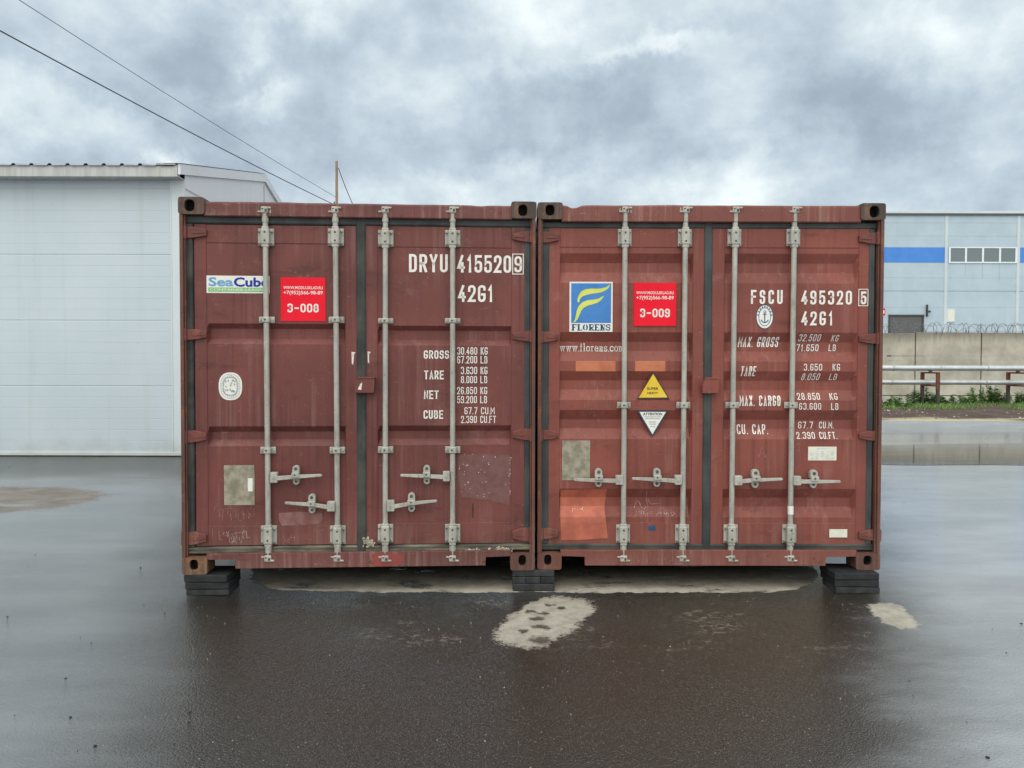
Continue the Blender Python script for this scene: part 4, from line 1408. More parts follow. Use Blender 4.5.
fw = lambda pts: [Vector(CB.p(555 + x / 9.6, 275 + y / 9.6, YP)) for x, y in pts]
up_ = [((213, 262), (232, 262)), ((216, 230), (240, 228)), ((228, 195), (265, 205)), ((250, 160), (300, 192)), ((290, 138), (345, 182)), ((345, 131), (400, 174)), ((400, 133), (440, 168)), ((445, 130), (480, 152)), ((490, 118), (512, 128)), ((526, 93), (527, 96))]
dn_ = [((175, 455), (190, 453)), ((190, 430), (214, 428)), ((200, 390), (232, 388)), ((208, 345), (250, 345)), ((226, 300), (275, 315)), ((262, 262), (315, 294)), ((310, 243), (360, 282)), ((360, 238), (405, 268)), ((410, 230), (440, 245)), ((468, 200), (468, 205))]
pl = []
for sh in (up_, dn_):
    for (a_, b_), (c_, d_) in zip(sh, sh[1:]): pl.append(fw((a_, c_, d_, b_)))
decal('brand_emblem', pl, M['lime'], None, DB1, .0012, flat=YP - .0040)
# serif capitals: thick stems, thin arms, slab feet
u0, u1, z0, z1 = CB.r(571.2, 324.2, 611, 330.6, YP)
hh = z1 - z0
cw = (u1 - u0) / 7
ser = []
k_, n_ = hh * .27, hh * .13


def stem(x, a_=0, b_=1): ser.append(rect(u0 + x - k_ / 2, u0 + x + k_ / 2, z0 + hh * a_, z0 + hh * b_))
def bar(x0, x1, y): ser.append(rect(u0 + x0, u0 + x1, z0 + hh * y, z0 + hh * y + n_))


for i_, ch in enumerate('FLORENS'):
    x = cw * i_ + .002
    g = cw - .005
    s_ = x + g * .30
    if ch in 'FLREN':
        stem(s_)
        bar(x, s_ + g * .28, 0)
        if ch != 'L': bar(x, s_, .87)
        else: bar(x, s_ + g * .28, .87)
    if ch in 'FE':
        bar(s_, x + g, .87); bar(s_, x + g * .75, .45)
        ser.append(rect(u0 + x + g - .003, u0 + x + g, z0 + hh * .66, z0 + hh))
    if ch in 'LE':
        bar(s_, x + g, 0)
        ser.append(rect(u0 + x + g - .003, u0 + x + g, z0, z0 + hh * .36))
    if ch == 'R':
        ser += stroke_polys(rounded([(u0 + s_, z0 + hh * .93), (u0 + x + g * .92, z0 + hh * .93, .006), (u0 + x + g * .92, z0 + hh * .48, .006), (u0 + s_, z0 + hh * .48)], False), .0062)
        ser += stroke_polys([Vector((u0 + s_ + .004, z0 + hh * .48)), Vector((u0 + x + g * 1.02, z0))], .009)
    if ch == 'N':
        ser += stroke_polys([Vector((u0 + s_, z0 + hh)), Vector((u0 + x + g * .85, z0))], .009)
        ser.append(rect(u0 + x + g * .85 - .002, u0 + x + g * .85 + .002, z0, z0 + hh))
        bar(x + g * .62, x + g * 1.05, .87)
    if ch == 'O':
        for (s0, s1) in ((.60, 1.40), (1.60, 2.40)):
            aa = [math.pi * f for f in frange(s0, s1, 10)]
            for a_, b_ in zip(aa, aa[1:]):
                o_ = lambda t_: Vector((u0 + x + g / 2 + g * .52 * math.cos(t_), z0 + hh * (.5 + .5 * math.sin(t_))))
                n2 = lambda t_: Vector((u0 + x + g / 2 + g * .20 * math.cos(t_), z0 + hh * (.5 + .42 * math.sin(t_))))
                ser.append([o_(a_), o_(b_), n2(b_), n2(a_)])
    if ch == 'S':
        ser += text_polys('S', u0 + x, z0, hh, g * .95, .0075, 0)
decal('brand_text', ser, M['navy'], None, DB1, .0010, flat=YP - .0030)
decal('web_address', T(CB, 'www.florens.com', 560, 343.2, 625, 351.4, .11, wd=.50, gap=.10), M['white_worn'], PB1, DB1)
red_sign(CB, DB1, 633.6, 282.8, 676, 326, '3-009', YP - .008)
for q_, mm in (((575.6, 361, 615.6, 371.6), 'orange_dull'), ((635, 361, 665.4, 371.4), 'orange_dull')):
    decal('primer_patch', [B(CB, *q_)], M[mm], PB1, DB1, .0010)
decal('primer_patch', [[Vector(CB.p(*q_, YP)) for q_ in ((560.6, 490), (580, 489.5), (607, 489), (604.8, 510), (607.6, 538), (580, 539.6), (561, 540), (560.2, 515))]], M['orange'], PB1, DB1, .0012)
decal('data_plate', [B(CB, 562, 440.4, 590, 480.2)], M['plate'], PB1, DB1, .0030)
tri = lambda C_, pts: [Vector(C_.p(*p_, YP)) for p_ in pts]
film('warning_sign', [tri(CB, ((636.8, 399.4), (653, 371.8), (669.6, 399.2)))], M['black_ink'], DB1, YP - .004)
film('warning_field', [tri(CB, ((638.6, 397.6), (653, 374), (667.4, 397.4)))], M['yellow'], DB1, YP - .0054, .001)
decal('warning_text', FT(CB, 'SUPER', 646.8, 387.2, 658.2, 389.8, .02) + FT(CB, 'HEAVY', 647.2, 391.8, 658, 394, .02), M['black_ink'], None, DB1, .001, flat=YP - .0054)
film('notice_sign', [tri(CB, ((652.2, 436.6), (637.6, 410.8), (667.4, 410.8)))], M['navy'], DB1, YP - .004)
film('notice_field', [tri(CB, ((652.3, 434.2), (639.4, 411.9), (665.7, 411.9)))], M['sticker_white'], DB1, YP - .0054, .001)
decal('notice_text', FT(CB, 'ATTENTION', 643, 412.6, 662, 415.2, .03), M['black_ink'], None, DB1, .001, flat=YP - .0054)
pr = []
for yy, x0, x1 in ((416.4, 644, 661), (418.2, 645, 660), (421.5, 648.6, 656), (423.6, 649, 655.6), (426.0, 650, 655)):
    pr.append(B(CB, x0, yy, x1, yy + .8))
decal('notice_text', pr, M['grey_ink'], None, DB1, .001, flat=YP - .0054)
decal('chalk_scribble', stroke_polys([Vector(CB.p(634 + 12 * f, 505.5 + 5 * math.sin(f * 6.6 + 2.5) * (1 - f * .3), YP + .02)) for f in frange(0, 1, 22)], .004)
      + stroke_polys([Vector(CB.p(*q_, YP)) for q_ in ((647, 491), (648, 509), (649, 500), (652, 505), (660, 504))], .0035), M['chalk'], PB1, DB1, .0015)
decal('chalk_scribble', hand_lines(CB, PB1, rnd, (635, 511, 651, 516), 8, .0035) + hand_lines(CB, PB1, rnd, (656, 511, 675, 516), 8, .0032), M['chalk'], PB1, DB1, .0015)
decal('chalk_scribble', hand_lines(CB, PB1, rnd, (574, 382, 606, 392), 7, .0035) + hand_lines(CB, PB1, rnd, (570, 434, 588, 438), 6, .003) + hand_lines(CB, PB1, rnd, (584, 402, 600, 424), 4, .003), M['chalk_faint'], PB1, DB1, .0015)
decal('chalk_scribble', hand_lines(CB, PB1, rnd, (572, 507, 586, 513), 5, .003), M['sticker_cream'], PB1, DB1, .0032)
decal('blue_sticker', [B(CB, 648.2, 525.4, 655.2, 530)], M['navy'], PB1, DB1, .0015)
decal('chalk_scribble', hand_lines(CB, PB1, rnd, (634, 553, 675, 562), 9, .003), M['chalk_faint'], None, rootB, .0012, flat=.006)
uu, zz = CB.p(790.6, 510, .028)
MB().tube((uu, .028, zz - .03), (uu, .028, zz + .03), .0205, n=20).build('white_tape', M['sticker_white'], rootB)
# right leaf lettering
decal('owner_code', T(CB, 'FSCU', 750.8, 290, 782.6, 304, .15, wd=.42, gap=.24), M['white_paint'], PB2, DB2)
decal('serial_number', T(CB, '495320', 801.2, 290.6, 851.8, 304.6, .15, wd=.46, gap=.20), M['white_paint'], PB2, DB2)
decal('check_digit', T(CB, '5', 860.2, 291.6, 866, 304.4, .16) + frame_polys(CB, 858, 289, 867.8, 306.2, .005), M['white_paint'], PB2, DB2)
decal('type_code', T(CB, '42G1', 801.2, 311.4, 833, 325.4, .15, wd=.46, gap=.20), M['white_paint'], PB2, DB2)
wt = []
for txt, x0, y0, x1, y1, sl_ in (('MAX. GROSS', 739.2, 336.8, 780.4, 347, .10), ('TARE', 740.4, 366.2, 756.4, 376.2, .10), ('MAX. CARGO', 739.6, 395.6, 780.8, 406, .05), ('CU. CAP.', 738, 424.6, 769, 434.4, 0),
                                 ('32.500', 799.4, 334.2, 822, 341.2, .12), ('KG', 832.4, 335, 840, 341.4, .1), ('71.650', 798, 344.2, 820.6, 351.2, .08), ('LB', 830.4, 344.4, 838, 351, .08),
                                 ('3.650', 803.8, 363.8, 822, 370.6, 0), ('KG', 832.4, 363.8, 839.8, 370.6, 0), ('8.050', 802.2, 373.4, 821.2, 380.2, .15), ('LB', 830.2, 373.8, 838.4, 380, .12),
                                 ('28.850', 797.6, 393, 820.4, 399.8, 0), ('KG', 830.2, 393.2, 838, 399.8, 0), ('63.600', 799, 403, 821, 409.6, 0), ('LB', 831, 403.2, 838.2, 409.8, 0),
                                 ('67.7', 799.8, 422, 814.8, 428.8, 0), ('CU.M.', 821, 422, 835.6, 428.8, 0), ('2.390', 797, 432.2, 815.4, 438.8, 0), ('CU.FT.', 820, 432.2, 837.4, 439, 0)):
    wt += T(CB, txt, x0, y0, x1, y1, .115, sl_, wd=.48, gap=.19)
decal('weight_table', wt, M['white_paint'], PB2, DB2)
u_, z_ = CB.p(764.6, 316.8, YP)
film('class_emblem', [oval(u_, z_, .062, .086, 36, .95)], M['navy'], DB2, YP - .0022)
film('emblem_field', [oval(u_, z_, .057, .081, 36, .95)], M['sticker_white'], DB2, YP - .0032, .001)
pr = stroke_polys(oval(u_, z_, .042, .064, 28), .004, True) + stroke_polys([Vector((u_, z_ - .038)), Vector((u_, z_ + .03))], .007) + stroke_polys([Vector((u_ - .026, z_ - .022)), Vector((u_ - .015, z_ - .036)), Vector((u_, z_ - .042)), Vector((u_ + .015, z_ - .036)), Vector((u_ + .026, z_ - .022))], .007)
pr += stroke_polys([Vector((u_ - .014, z_ + .018)), Vector((u_ + .014, z_ + .018))], .005) + stroke_polys(oval(u_, z_ + .035, .008, .008, 10), .004, True)
for i_ in range(9):
    a_ = math.pi * (i_ + .5) / 9
    pr.append(oval(u_ + .0500 * math.cos(a_), z_ + .0725 * math.sin(a_), .0055, .006, 6))
decal('emblem_print', pr, M['navy'], None, DB2, .001, flat=YP - .0032)
film('notice_sticker', [B(CB, 808, 446.6, 836.4, 460.4)], M['sticker_cream'], DB2, YP - .0022)
pr = [B(CB, 816.5, 448.2, 827.4, 449.2)]
for r_ in range(5):
    for c_ in range(5):
        if rnd.random() < .85: pr.append(B(CB, 810.4 + c_ * 5.1, 451 + r_ * 1.7, 810.4 + c_ * 5.1 + rnd.uniform(2.4, 4.2), 451.9 + r_ * 1.7))
decal('sticker_print', pr, M['pale_ink'], None, DB2, .001, flat=YP - .0022)
film('small_sticker', [B(CB, 829, 529, 846.8, 537.2)], M['sticker_cream'], DB2, YD - .0024)
decal('chalk_scribble', stroke_polys([Vector(CB.p(757 + 9 * f, 452 + 5 * math.sin(f * 9), YP)) for f in frange(0, 1, 16)] + [Vector(CB.p(766, 463, YP))], .0035), M['chalk_faint'], PB2, DB2, .0015)


# ------------------------------------------------------------------ rubber blocks under the corners
def slab(x0, x1, y0, y1, z0, z1, label, mat='rubber', rz=0.0):
    cx, cy = (x0 + x1) / 2, (y0 + y1) / 2
    mb = MB().box(x0 - cx, x1 - cx, y0 - cy, y1 - cy, 0, z1 - z0, .007)
    bmesh.ops.subdivide_edges(mb.bm, edges=[e for e in mb.bm.edges if e.calc_length() > .1], cuts=3)
    for v in mb.bm.verts:
        v.co += Vector(mnoise.noise_vector(v.co * 11 + Vector((x0, z0 * 30, 0)))) * .0028
        v.co.z = max(v.co.z, 0)
    o = mb.build('rubber_block', M[mat])
    o.location = (cx, cy, z0)
    o.rotation_euler = (0, 0, rz)
    tag(o, label, 'rubber block', 'black rubber blocks propping up the containers')
    return o


slab(-2.250, -1.955, 5.275, 5.50, .002, .046, 'lowest slab of the black rubber stack under the far left container corner', 'rubber_grey')
slab(-2.256, -1.954, 5.268, 5.52, .047, .096, 'middle slab of the black rubber stack under the far left container corner', 'rubber', R(1))
slab(-2.258, -1.958, 5.262, 5.52, .097, .1485, 'topmost slab of the black rubber stack under the far left container corner', 'rubber', R(-1))
slab(.006, .305, 5.400, 5.60, .002, .052, 'bottom slab of the grey pile under the joint between both containers', 'rubber_grey')
slab(.006, .100, 5.402, 5.60, .053, .101, 'left small block in the middle layer of the pile between both containers', 'rubber_grey')
slab(.103, .200, 5.399, 5.60, .053, .101, 'centre small block in the middle layer of the pile between both containers', 'rubber_grey')
slab(.203, .304, 5.403, 5.60, .053, .101, 'right small block in the middle layer of the pile between both containers', 'rubber')
slab(.005, .303, 5.401, 5.60, .102, .149, 'top slab of the grey pile under the joint between both containers', 'rubber_grey')
slab(2.274, 2.584, 5.352, 5.60, .002, .048, 'lowest chipped slab of the rubber stack under the far right container corner', 'rubber_grey')
slab(2.268, 2.578, 5.350, 5.62, .049, .098, 'middle slab of the rubber stack under the far right container corner', 'rubber', R(-1.2))
slab(2.262, 2.575, 5.346, 5.62, .099, .149, 'topmost slab of the rubber stack under the far right container corner', 'rubber')

# ------------------------------------------------------------------ white sandwich-panel building, left
WB = empty('warehouse_building', (-5.66, 13.36, 0), 0, 'long low white panel building with grey eaves behind the left container', 'building')
# local: x left negative, y back
x0w, x1w, yb_ = -26.0, 0.0, 8.4
zt_ = 4.745
zs = [0.05]
prof = []
seams = [.08 + 1.138 * k for k in range(0, 5)]
z = .05
lines = []
for k in range(1, 28):
    zz = .08 + 1.138 / 6 * k
    if zz < zt_ - .05: lines.append((zz, .012 if k % 6 == 0 else .005, .008 if k % 6 == 0 else .0025))
pz = [(.05, 0)]
for zz, hw, dp in lines: pz += [(zz - hw, 0), (zz - hw * .4, dp), (zz + hw * .4, dp), (zz + hw, 0)]
pz.append((zt_ + .1, 0))
mb = MB().grid(frange(x0w, x1w - .20, 14), range(len(pz)), lambda u, i: (u, pz[int(i)][1] + .004 * mnoise.noise((u * .8, pz[int(i)][0], 0)), pz[int(i)][0]))
mb.build('front_wall', M['panel_white'], WB)
MB().box(x1w - .235, x1w + .004, -.012, .02, .04, zt_ + .05, .004).box(x1w - .245, x1w - .225, -.020, -.010, .04, zt_ + .05, .002).build('corner_trim', M['panel_trim'], WB)
MB().box(x0w, x1w + .01, -.035, .03, .012, .072, .006).build('base_trim', M['panel_trim'], WB)
MB().box(x0w, x1w - .02, .02, .20, .0, .05).build('plinth', M['dark'], WB)
RZ = 5.93      # ridge of the gable
yr = 4.25
# gable wall with horizontal seams
sl_ = (RZ - (zt_ + .24)) / (yr + .28)
roof = lambda y: zt_ + .24 + sl_ * (y + .28) if y <= yr else RZ - .30 * (y - yr)
mb = MB()
gp = [(.0, .05), (8.4, .05), (8.4, roof(8.4) - .10), (yr, RZ - .10), (.0, roof(0) - .10)]
A_ = [mb.bm.verts.new((x1w + .003, p_[0], p_[1])) for p_ in gp]
mb.bm.faces.new(A_)
mb.build('gable_wall', M['gable'], WB)
mb = MB()
for zz in seams[1:]:
    if zz < zt_: mb.box(x1w + .0, x1w + .010, .02, 8.38, zz - .012, zz + .012)
mb.box(x1w + .0, x1w + .012, yr - .03, yr + .03, .05, RZ - .25)
mb.build('seam_strip', M['gutter'], WB)
MB().box(x0w, x1w, 8.38, 8.42, .05, zt_ + .05).build('rear_wall', M['panel_white'], WB)
# barge boards (two runs), each a plank along the slope
mb = MB()
for ya, yb2 in ((-.28, yr), (yr, 8.65)):
    za, zb2 = roof(ya), roof(yb2)
    th = .175
    pts = [(ya, za - th), (yb2, zb2 - th), (yb2, zb2), (ya, za)]
    for xx in ((x1w + .004, x1w + .05),):
        A_ = [mb.bm.verts.new((xx[0], p_[0], p_[1])) for p_ in pts]
        B_ = [mb.bm.verts.new((xx[1], p_[0], p_[1])) for p_ in pts]
        mb.bm.faces.new(A_); mb.bm.faces.new(B_[::-1])
        for i_ in range(4): mb.bm.faces.new((A_[i_], A_[(i_ + 1) % 4], B_[(i_ + 1) % 4], B_[i_]))
mb.build('barge_board', M['gable'], WB)
mb = MB()
mb.box(x0w, x1w + .0, -.30, -.18, zt_ + .02, zt_ + .195, .006)
mb.box(x0w, x1w + .0, -.305, -.17, zt_ + .185, zt_ + .203, .004)
mb.box(x0w, x1w - .01, -.18, .02, zt_ + .03, zt_ + .05)
x = x1w - 2.33
while x > x0w:
    mb.box(x - .004, x + .004, -.303, -.298, zt_ + .02, zt_ + .195)
    x -= 2.6
mb.build('eaves_fascia', M['gutter'], WB)
# ribbed roof sheet
xs_ = []
x = x1w - .06
while x > x0w:
    xs_ += [(x, 0), (x - .20, 0), (x - .225, .036), (x - .265, .036), (x - .29, 0)]
    x -= .305
uq = []
for a_ in xs_:
    if not uq or abs(a_[0] - uq[-1][0]) > 1e-4: uq.append(a_)
mb = MB().grid(range(len(uq)), [-.33, yr, 8.7], lambda i, y: (uq[int(i)][0], y, roof(y) - .03 + uq[int(i)][1]))
mb.build('roof', M['roof_metal'], WB)
mb = MB()
for ya, yb2 in ((-.31, yr),):
    mb.grid([x1w - .30, x1w + .06], [ya, yb2], lambda u, y: (u, y, roof(y) + .012))
mb.box(x1w - .34, x1w - .02, -.325, -.30, zt_ + .215, zt_ + .232)
mb.build('verge_flashing', M['roof_metal'], WB)
MB().box(x1w - .30, x1w - .02, -.29, -.26, zt_ + .203, zt_ + .215).build('verge_gap', M['dark'], WB)

# ------------------------------------------------------------------ big warehouse beyond the fence
DW = 75.0
SH = empty('warehouse_building', (35, DW, 0), 0, 'tall pale blue-grey shed with a bright blue band beyond the fence', 'building')
LX = lambda px_: gx(px_, DW) - 35
zt2 = gz(211.5, DW)
zb1, zb2_ = gz(262, DW), gz(247, DW)
xa_, xb_ = -26.0, 50.0
pz = [(0, 0)]
for py_ in (325, 307, 290.8, 277.5, 236, 223):
    zz = gz(py_, DW)
    big_ = py_ == 290.8
    hw = .07 if big_ else .03
    pz += [(zz - hw, 0), (zz - hw * .6, .05 if big_ else .018), (zz + hw * .6, .05 if big_ else .018), (zz + hw, 0)]
pz.append((zt2 - .25, 0))
pz.sort()
MB().grid(frange(xa_, xb_, 20), range(len(pz)), lambda u, i: (u, pz[int(i)][1], pz[int(i)][0])).build('wall', M['shed'], SH)
MB().box(xa_, xa_ + .05, 0, 40, 0, zt2 - .3).box(xb_ - .05, xb_, 0, 40, 0, zt2 - .3).box(xa_, xb_, 39.9, 40, 0, zt2 - .3).build('wall', M['shed'], SH)
MB().box(xa_ - .1, xb_ + .1, -.25, 40, zt2 - .22, zt2 + .02, .03).build('roof', M['shed_trim'], SH)
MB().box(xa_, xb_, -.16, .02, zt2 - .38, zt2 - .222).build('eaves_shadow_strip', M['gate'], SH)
wx0, wx1 = LX(946.6), LX(1014.4)
bay = LX(1016) - LX(944.2)
mb = MB()
mb.box(xa_, wx0 - .05, -.035, .01, zb1, zb2_, .008)
mb.box(wx1 + .12, xb_, -.035, .01, zb1, zb2_, .008)
mb.build('colour_band', M['band'], SH)
j = LX(944.2) - 5 * bay
while j < xb_:
    MB().box(j - .14, j + .14, -.055, .0, 0, zt2 - .385, .02).box(j - .17, j - .142, -.03, 0, 0, zt2 - .385).build('joint_trim', M['shed_trim'], SH)
    j += bay
wf = MB()
wz0, wz1 = zb1 + .0, zb2_ + .02
ww = (wx1 - wx0) / 4
win = MB().box(wx0, wx1, -.09, -.01, wz1 - .10, wz1, .01).box(wx0, wx1, -.10, -.01, wz0 - .06, wz0 + .06, .01)
for k in range(5):
    xx = wx0 + ww * k
    win.box(xx - .09 if k else xx, xx + .09 if k < 4 else xx, -.088, -.012, wz0 + .06, wz1 - .10, .008) if 0 < k < 4 else win.box(xx - .02, xx + .16, -.088, -.012, wz0 + .06, wz1 - .10, .008) if k == 0 else win.box(xx - .16, xx + .02, -.088, -.012, wz0 + .06, wz1 - .10, .008)
wo_ = win.build('window', M['frame_white'], SH)
for k in range(4): MB().box(wx0 + ww * k + .05, wx0 + ww * (k + 1) - .05, -.04, -.015, wz0 + .03, wz1 - .06).build('pane', M['glass'], wo_)
# drip stains below the mullions
mb = MB()
for k in (1, 2, 3): mb.box(wx0 + ww * k - .03, wx0 + ww * k + .03, -.004, .002, wz0 - 1.1 - .2 * k, wz0 - .06)
mb.build('drip_stain', M['grey_ink'], SH)
# roller gate and small things on the facade
MB().box(LX(888.6), LX(921), -.05, .0, 0, gz(315, DW)).build('gate', M['gate'], SH)
MB().box(LX(887.4), LX(888.8), -.12, .0, 0, gz(314, DW), .02).box(LX(920.8), LX(922.6), -.12, 0, 0, gz(314, DW), .02).box(LX(887.4), LX(922.8), -.16, 0, gz(315.4, DW), gz(314, DW), .02).build('gate_frame', M['post_dark'], SH)
MB().box(LX(945.2), LX(954), -.06, .0, gz(321.5, DW), gz(308, DW), .02).build('hatch', M['shed_trim'], SH)
MB().box(LX(946.2), LX(953), -.075, -.05, gz(320.4, DW), gz(309, DW), .02).build('hatch_panel', M['sticker_cream'], SH)
MB().box(LX(924.7), LX(925.5), -.3, -.05, gz(316, DW), gz(304, DW)).box(LX(925), LX(928), -.35, -.2, gz(312, DW), gz(310, DW), .02).build('wall_lamp', M['post_dark'], SH)
fs = MB().box(LX(879), LX(884), -.08, -.02, gz(314.4, DW), gz(307.8, DW), .01).build('wall_sign', M['sign_red'], SH)
MB().box(LX(880), LX(883), -.09, -.08, gz(313, DW), gz(309.6, DW)).build('sign_field', M['sticker_white'], fs)

# ------------------------------------------------------------------ concrete fence with razor wire
DF = 37.5
FE = empty('concrete_fence', (19.65, DF, 0), 0, 'weathered beige concrete panel fence topped with razor wire', 'fence')
PW = 3.22
zf = gz(332, DF)
rndf = random.Random(3)
zg1, zg2 = gz(355.5, DF), gz(360.5, DF)
for k in range(-5, 8):
    xa2, xb2 = k * PW + .03, (k + 1) * PW - .03
    dz = rndf.uniform(-.03, .03)
    dy = rndf.uniform(-.025, .025)
    mb = MB()
    mb.box(xa2, xb2, dy, dy + .16, zg1 + .02, zf + dz, .012)
    mb.box(xa2, xb2, dy + .012, dy + .15, zg2 + .015, zg1 + .02 - .012, .006)
    mb.box(xa2, xb2, dy, dy + .16, .165, zg2 + .012, .012)
    if k in (-2, -1):
        mb.box(xa2 + PW * .56, xa2 + PW * .62, dy - .004, dy + .02, zg1 + .0, zg1 + .045, 0, 1)
    mb.build('fence_panel', [M['concrete'], M['dark']], FE)
for k in range(-5, 9):
    MB().box(k * PW - .026, k * PW + .026, .05, .14, .1, zf - .05).build('joint_filler', M['post_dark'], FE)
mb = MB().box(-5 * PW, 8 * PW, -.10, .30, -.35, -.07, .02).box(-5 * PW, 8 * PW, -.02, .24, -.04, .13, .02).box(-5 * PW, 8 * PW, .04, .2, -.10, .18, 0, 1)
mb.build('plinth', [M['concrete'], M['dark']], FE)
mb = MB()
rw = random.Random(12)
pts = []
L_ = 13 * PW
nn = 1500
ph = 0
for i_ in range(nn):
    f = i_ / nn
    ph += .50 + .22 * mnoise.noise((f * 70, 2, 0))
    rr = .25 + .17 * mnoise.noise((f * 40, 0, 0))
    pts.append((-5 * PW + L_ * f + .10 * math.sin(ph * .5 + 3 * mnoise.noise((f * 25, 7, 0))), .08 + rr * .7 * math.cos(ph), zf + .22 + .05 * mnoise.noise((f * 50, 4, 0)) + rr * math.sin(ph)))
mb.path(pts, .010, 4)
for i_ in range(0, nn, 4):
    p_ = Vector(pts[i_])
    a_ = rw.uniform(0, 3.1)
    v_ = Vector((math.cos(a_), 0, math.sin(a_))) * .05
    mb.path([p_ - v_, p_ + v_], .009, 3)
pts = []
ph = 0
for i_ in range(900):
    f = i_ / 900
    ph += .62 + .4 * mnoise.noise((f * 45, 9, 0))
    rr = .16 + .20 * mnoise.noise((f * 33, 5, 0))
    pts.append((-5 * PW + L_ * f + .3 * mnoise.noise((f * 90, 3, 0)), .08 + rr * .8 * math.cos(ph), zf + .17 + .12 * mnoise.noise((f * 60, 8, 0)) + rr * math.sin(ph)))
mb.path(pts, .009, 4)
for hz_ in (.08, .40):
    mb.path([(-5 * PW + L_ * f, .08, zf + hz_ + .02 * math.sin(f * 60)) for f in frange(0, 1, 40)], .006, 4)
k = -5
while k < 9:
    mb.tube((k * PW, .08, zf - .1), (k * PW, .08, zf + .46), .018, n=6)
    k += 1
mb.build('razor_wire', M['wire'], FE)

# ------------------------------------------------------------------ heating pipes on trestles
for z_, r_, yy, lab in ((gz(367.3, 31.0), .112, 30.95, 'upper bright metal-clad pipe running in front of the concrete fence'),
                        (gz(381.4, 31.0), .10, 31.05, 'lower bright metal-clad pipe running in front of the concrete fence')):
    e_ = empty('heating_pipe', (9, yy, z_), 0, lab, 'pipe', 'pipes along the fence')
    MB().tube((-4, 0, 0), (26, 0, 0), r_, n=24).build('pipe_cladding', M['steel_pipe'], e_)
    mb = MB()
    x = -3.2
    while x < 26:
        mb.tube((x, 0, 0), (x + .05, 0, 0), r_ + .006, n=24)
        x += 1.9
    mb.build('cladding_band', M['galv'], e_)
zu, zl = gz(367.3, 31) - .112, gz(381.4, 31) - .10
for x, lab in ((16.84, 'nearest rust brown pipe trestle with dark legs, right beside the container'),
               (20.36, 'rust brown pipe trestle with dark legs at the right edge of the photo')):
    e_ = empty('pipe_trestle', (x, 31, 0), 0, lab, 'pipe support', 'trestles carrying the pipes')
    zg = verge_z(x, 31) - .1
    for yy in (-.60, .55):
        MB().box(-.062, .062, yy - .055, yy + .055, .62, zu - .105, .006).build('upright', M['pipe_rust'], e_)
        MB().box(-.056, .056, yy - .05, yy + .05, zg, .62, .006).build('leg', M['post_dark'], e_)
    MB().box(-.055, .055, -.66, .61, zu - .105, zu - .04, .006).build('crossbar', M['pipe_rust'], e_)
    MB().box(-.055, .055, -.545, .495, zl - .06, zl - .001, .006).build('crossbar', M['pipe_rust'], e_)
    MB().box(-.045, .045, -.11, .01, zu - .04, zu + .006, .004).build('saddle', M['post_dark'], e_)


# ------------------------------------------------------------------ weeds
def weed(x, y, h, spread, n, mat, label, seed):
    rr = random.Random(seed)
    z0_ = verge_z(x, y)
    e_ = empty('weed_plant', (x, y, z0_), 0, label, 'weed', 'weeds growing along the fence')
    st, lf = MB(), MB()
    for k in range(max(5, int(n // 30))):
        a_ = rr.uniform(0, 6.28)
        rad = spread * math.sqrt(rr.random())
        hh_ = h * rr.uniform(.55, 1.05) * (1 - .45 * (rad / spread) ** 2)
        base = Vector((rad * math.cos(a_) * .75, rad * math.sin(a_) * .6, -.02))
        tip = Vector((rad * math.cos(a_) * 1.15, rad * math.sin(a_), hh_))
        st.path([base, base.lerp(tip, .5) + Vector((rr.uniform(-.03, .03), 0, .02)), tip], .006, 4)
        for q_ in range(40):
            f = rr.uniform(.12, 1.02)
            p_ = base.lerp(tip, f)
            b_ = rr.uniform(0, 6.28)
            ln = rr.uniform(.09, .21) * (1.15 - .5 * f)
            dr = Vector((math.cos(b_), math.sin(b_), rr.uniform(-.35, .55))).normalized()
            sd = dr.cross(Vector((0, 0, 1))).normalized() * ln * rr.uniform(.22, .40)
            dip = Vector((0, 0, -ln * .22))
            pts_ = [p_, p_ + dr * ln * .45 + sd, p_ + dr * ln + dip, p_ + dr * ln * .45 - sd]
            lf.bm.faces.new([lf.bm.verts.new(v) for v in pts_])
    st.build('stem', M['leaf_dark'], e_)
    lf.build('foliage', mat, e_)


wl = M['leaf'], M['leaf_dark']
for i_, (px_, yy, h, s_, n, mi, lab) in enumerate((
        (884, 27.6, .32, .55, 140, 0, 'low pale green weed right beside the container edge'),
        (899, 28.0, .42, .60, 200, 0, 'small leafy weed left of the nearest pipe trestle'),
        (915, 28.6, .55, .55, 240, 1, 'dark green weed just left of the nearest trestle legs'),
        (928, 28.9, .78, .45, 300, 1, 'upright dark weed growing between the legs of the nearest trestle'),
        (944, 28.4, .46, .60, 200, 0, 'leafy weed just right of the nearest trestle legs'),
        (958, 28.2, .36, .60, 170, 0, 'low spreading weed between the two trestles'),
        (971, 28.3, .40, .55, 180, 0, 'small pale weed before the tall bush by the fence joint'),
        (983, 29.2, .88, .60, 420, 0, 'tallest bushy weed against the fence joint between the trestles'),
        (996, 29.0, .80, .65, 400, 1, 'broad dark bush left of the right-hand trestle'),
        (1013, 28.6, .62, .55, 300, 0, 'leafy bush between the legs of the right-hand trestle'),
        (1030, 28.8, .66, .60, 260, 1, 'dark weed at the right border beyond the last trestle'))):
    yy += 3.4 if i_ > 1 else 1.0
    weed(gx(px_, yy), yy, h * 1.12, s_, n * 1.3, wl[mi], lab, 40 + i_)
gr = MB()
rr = random.Random(9)
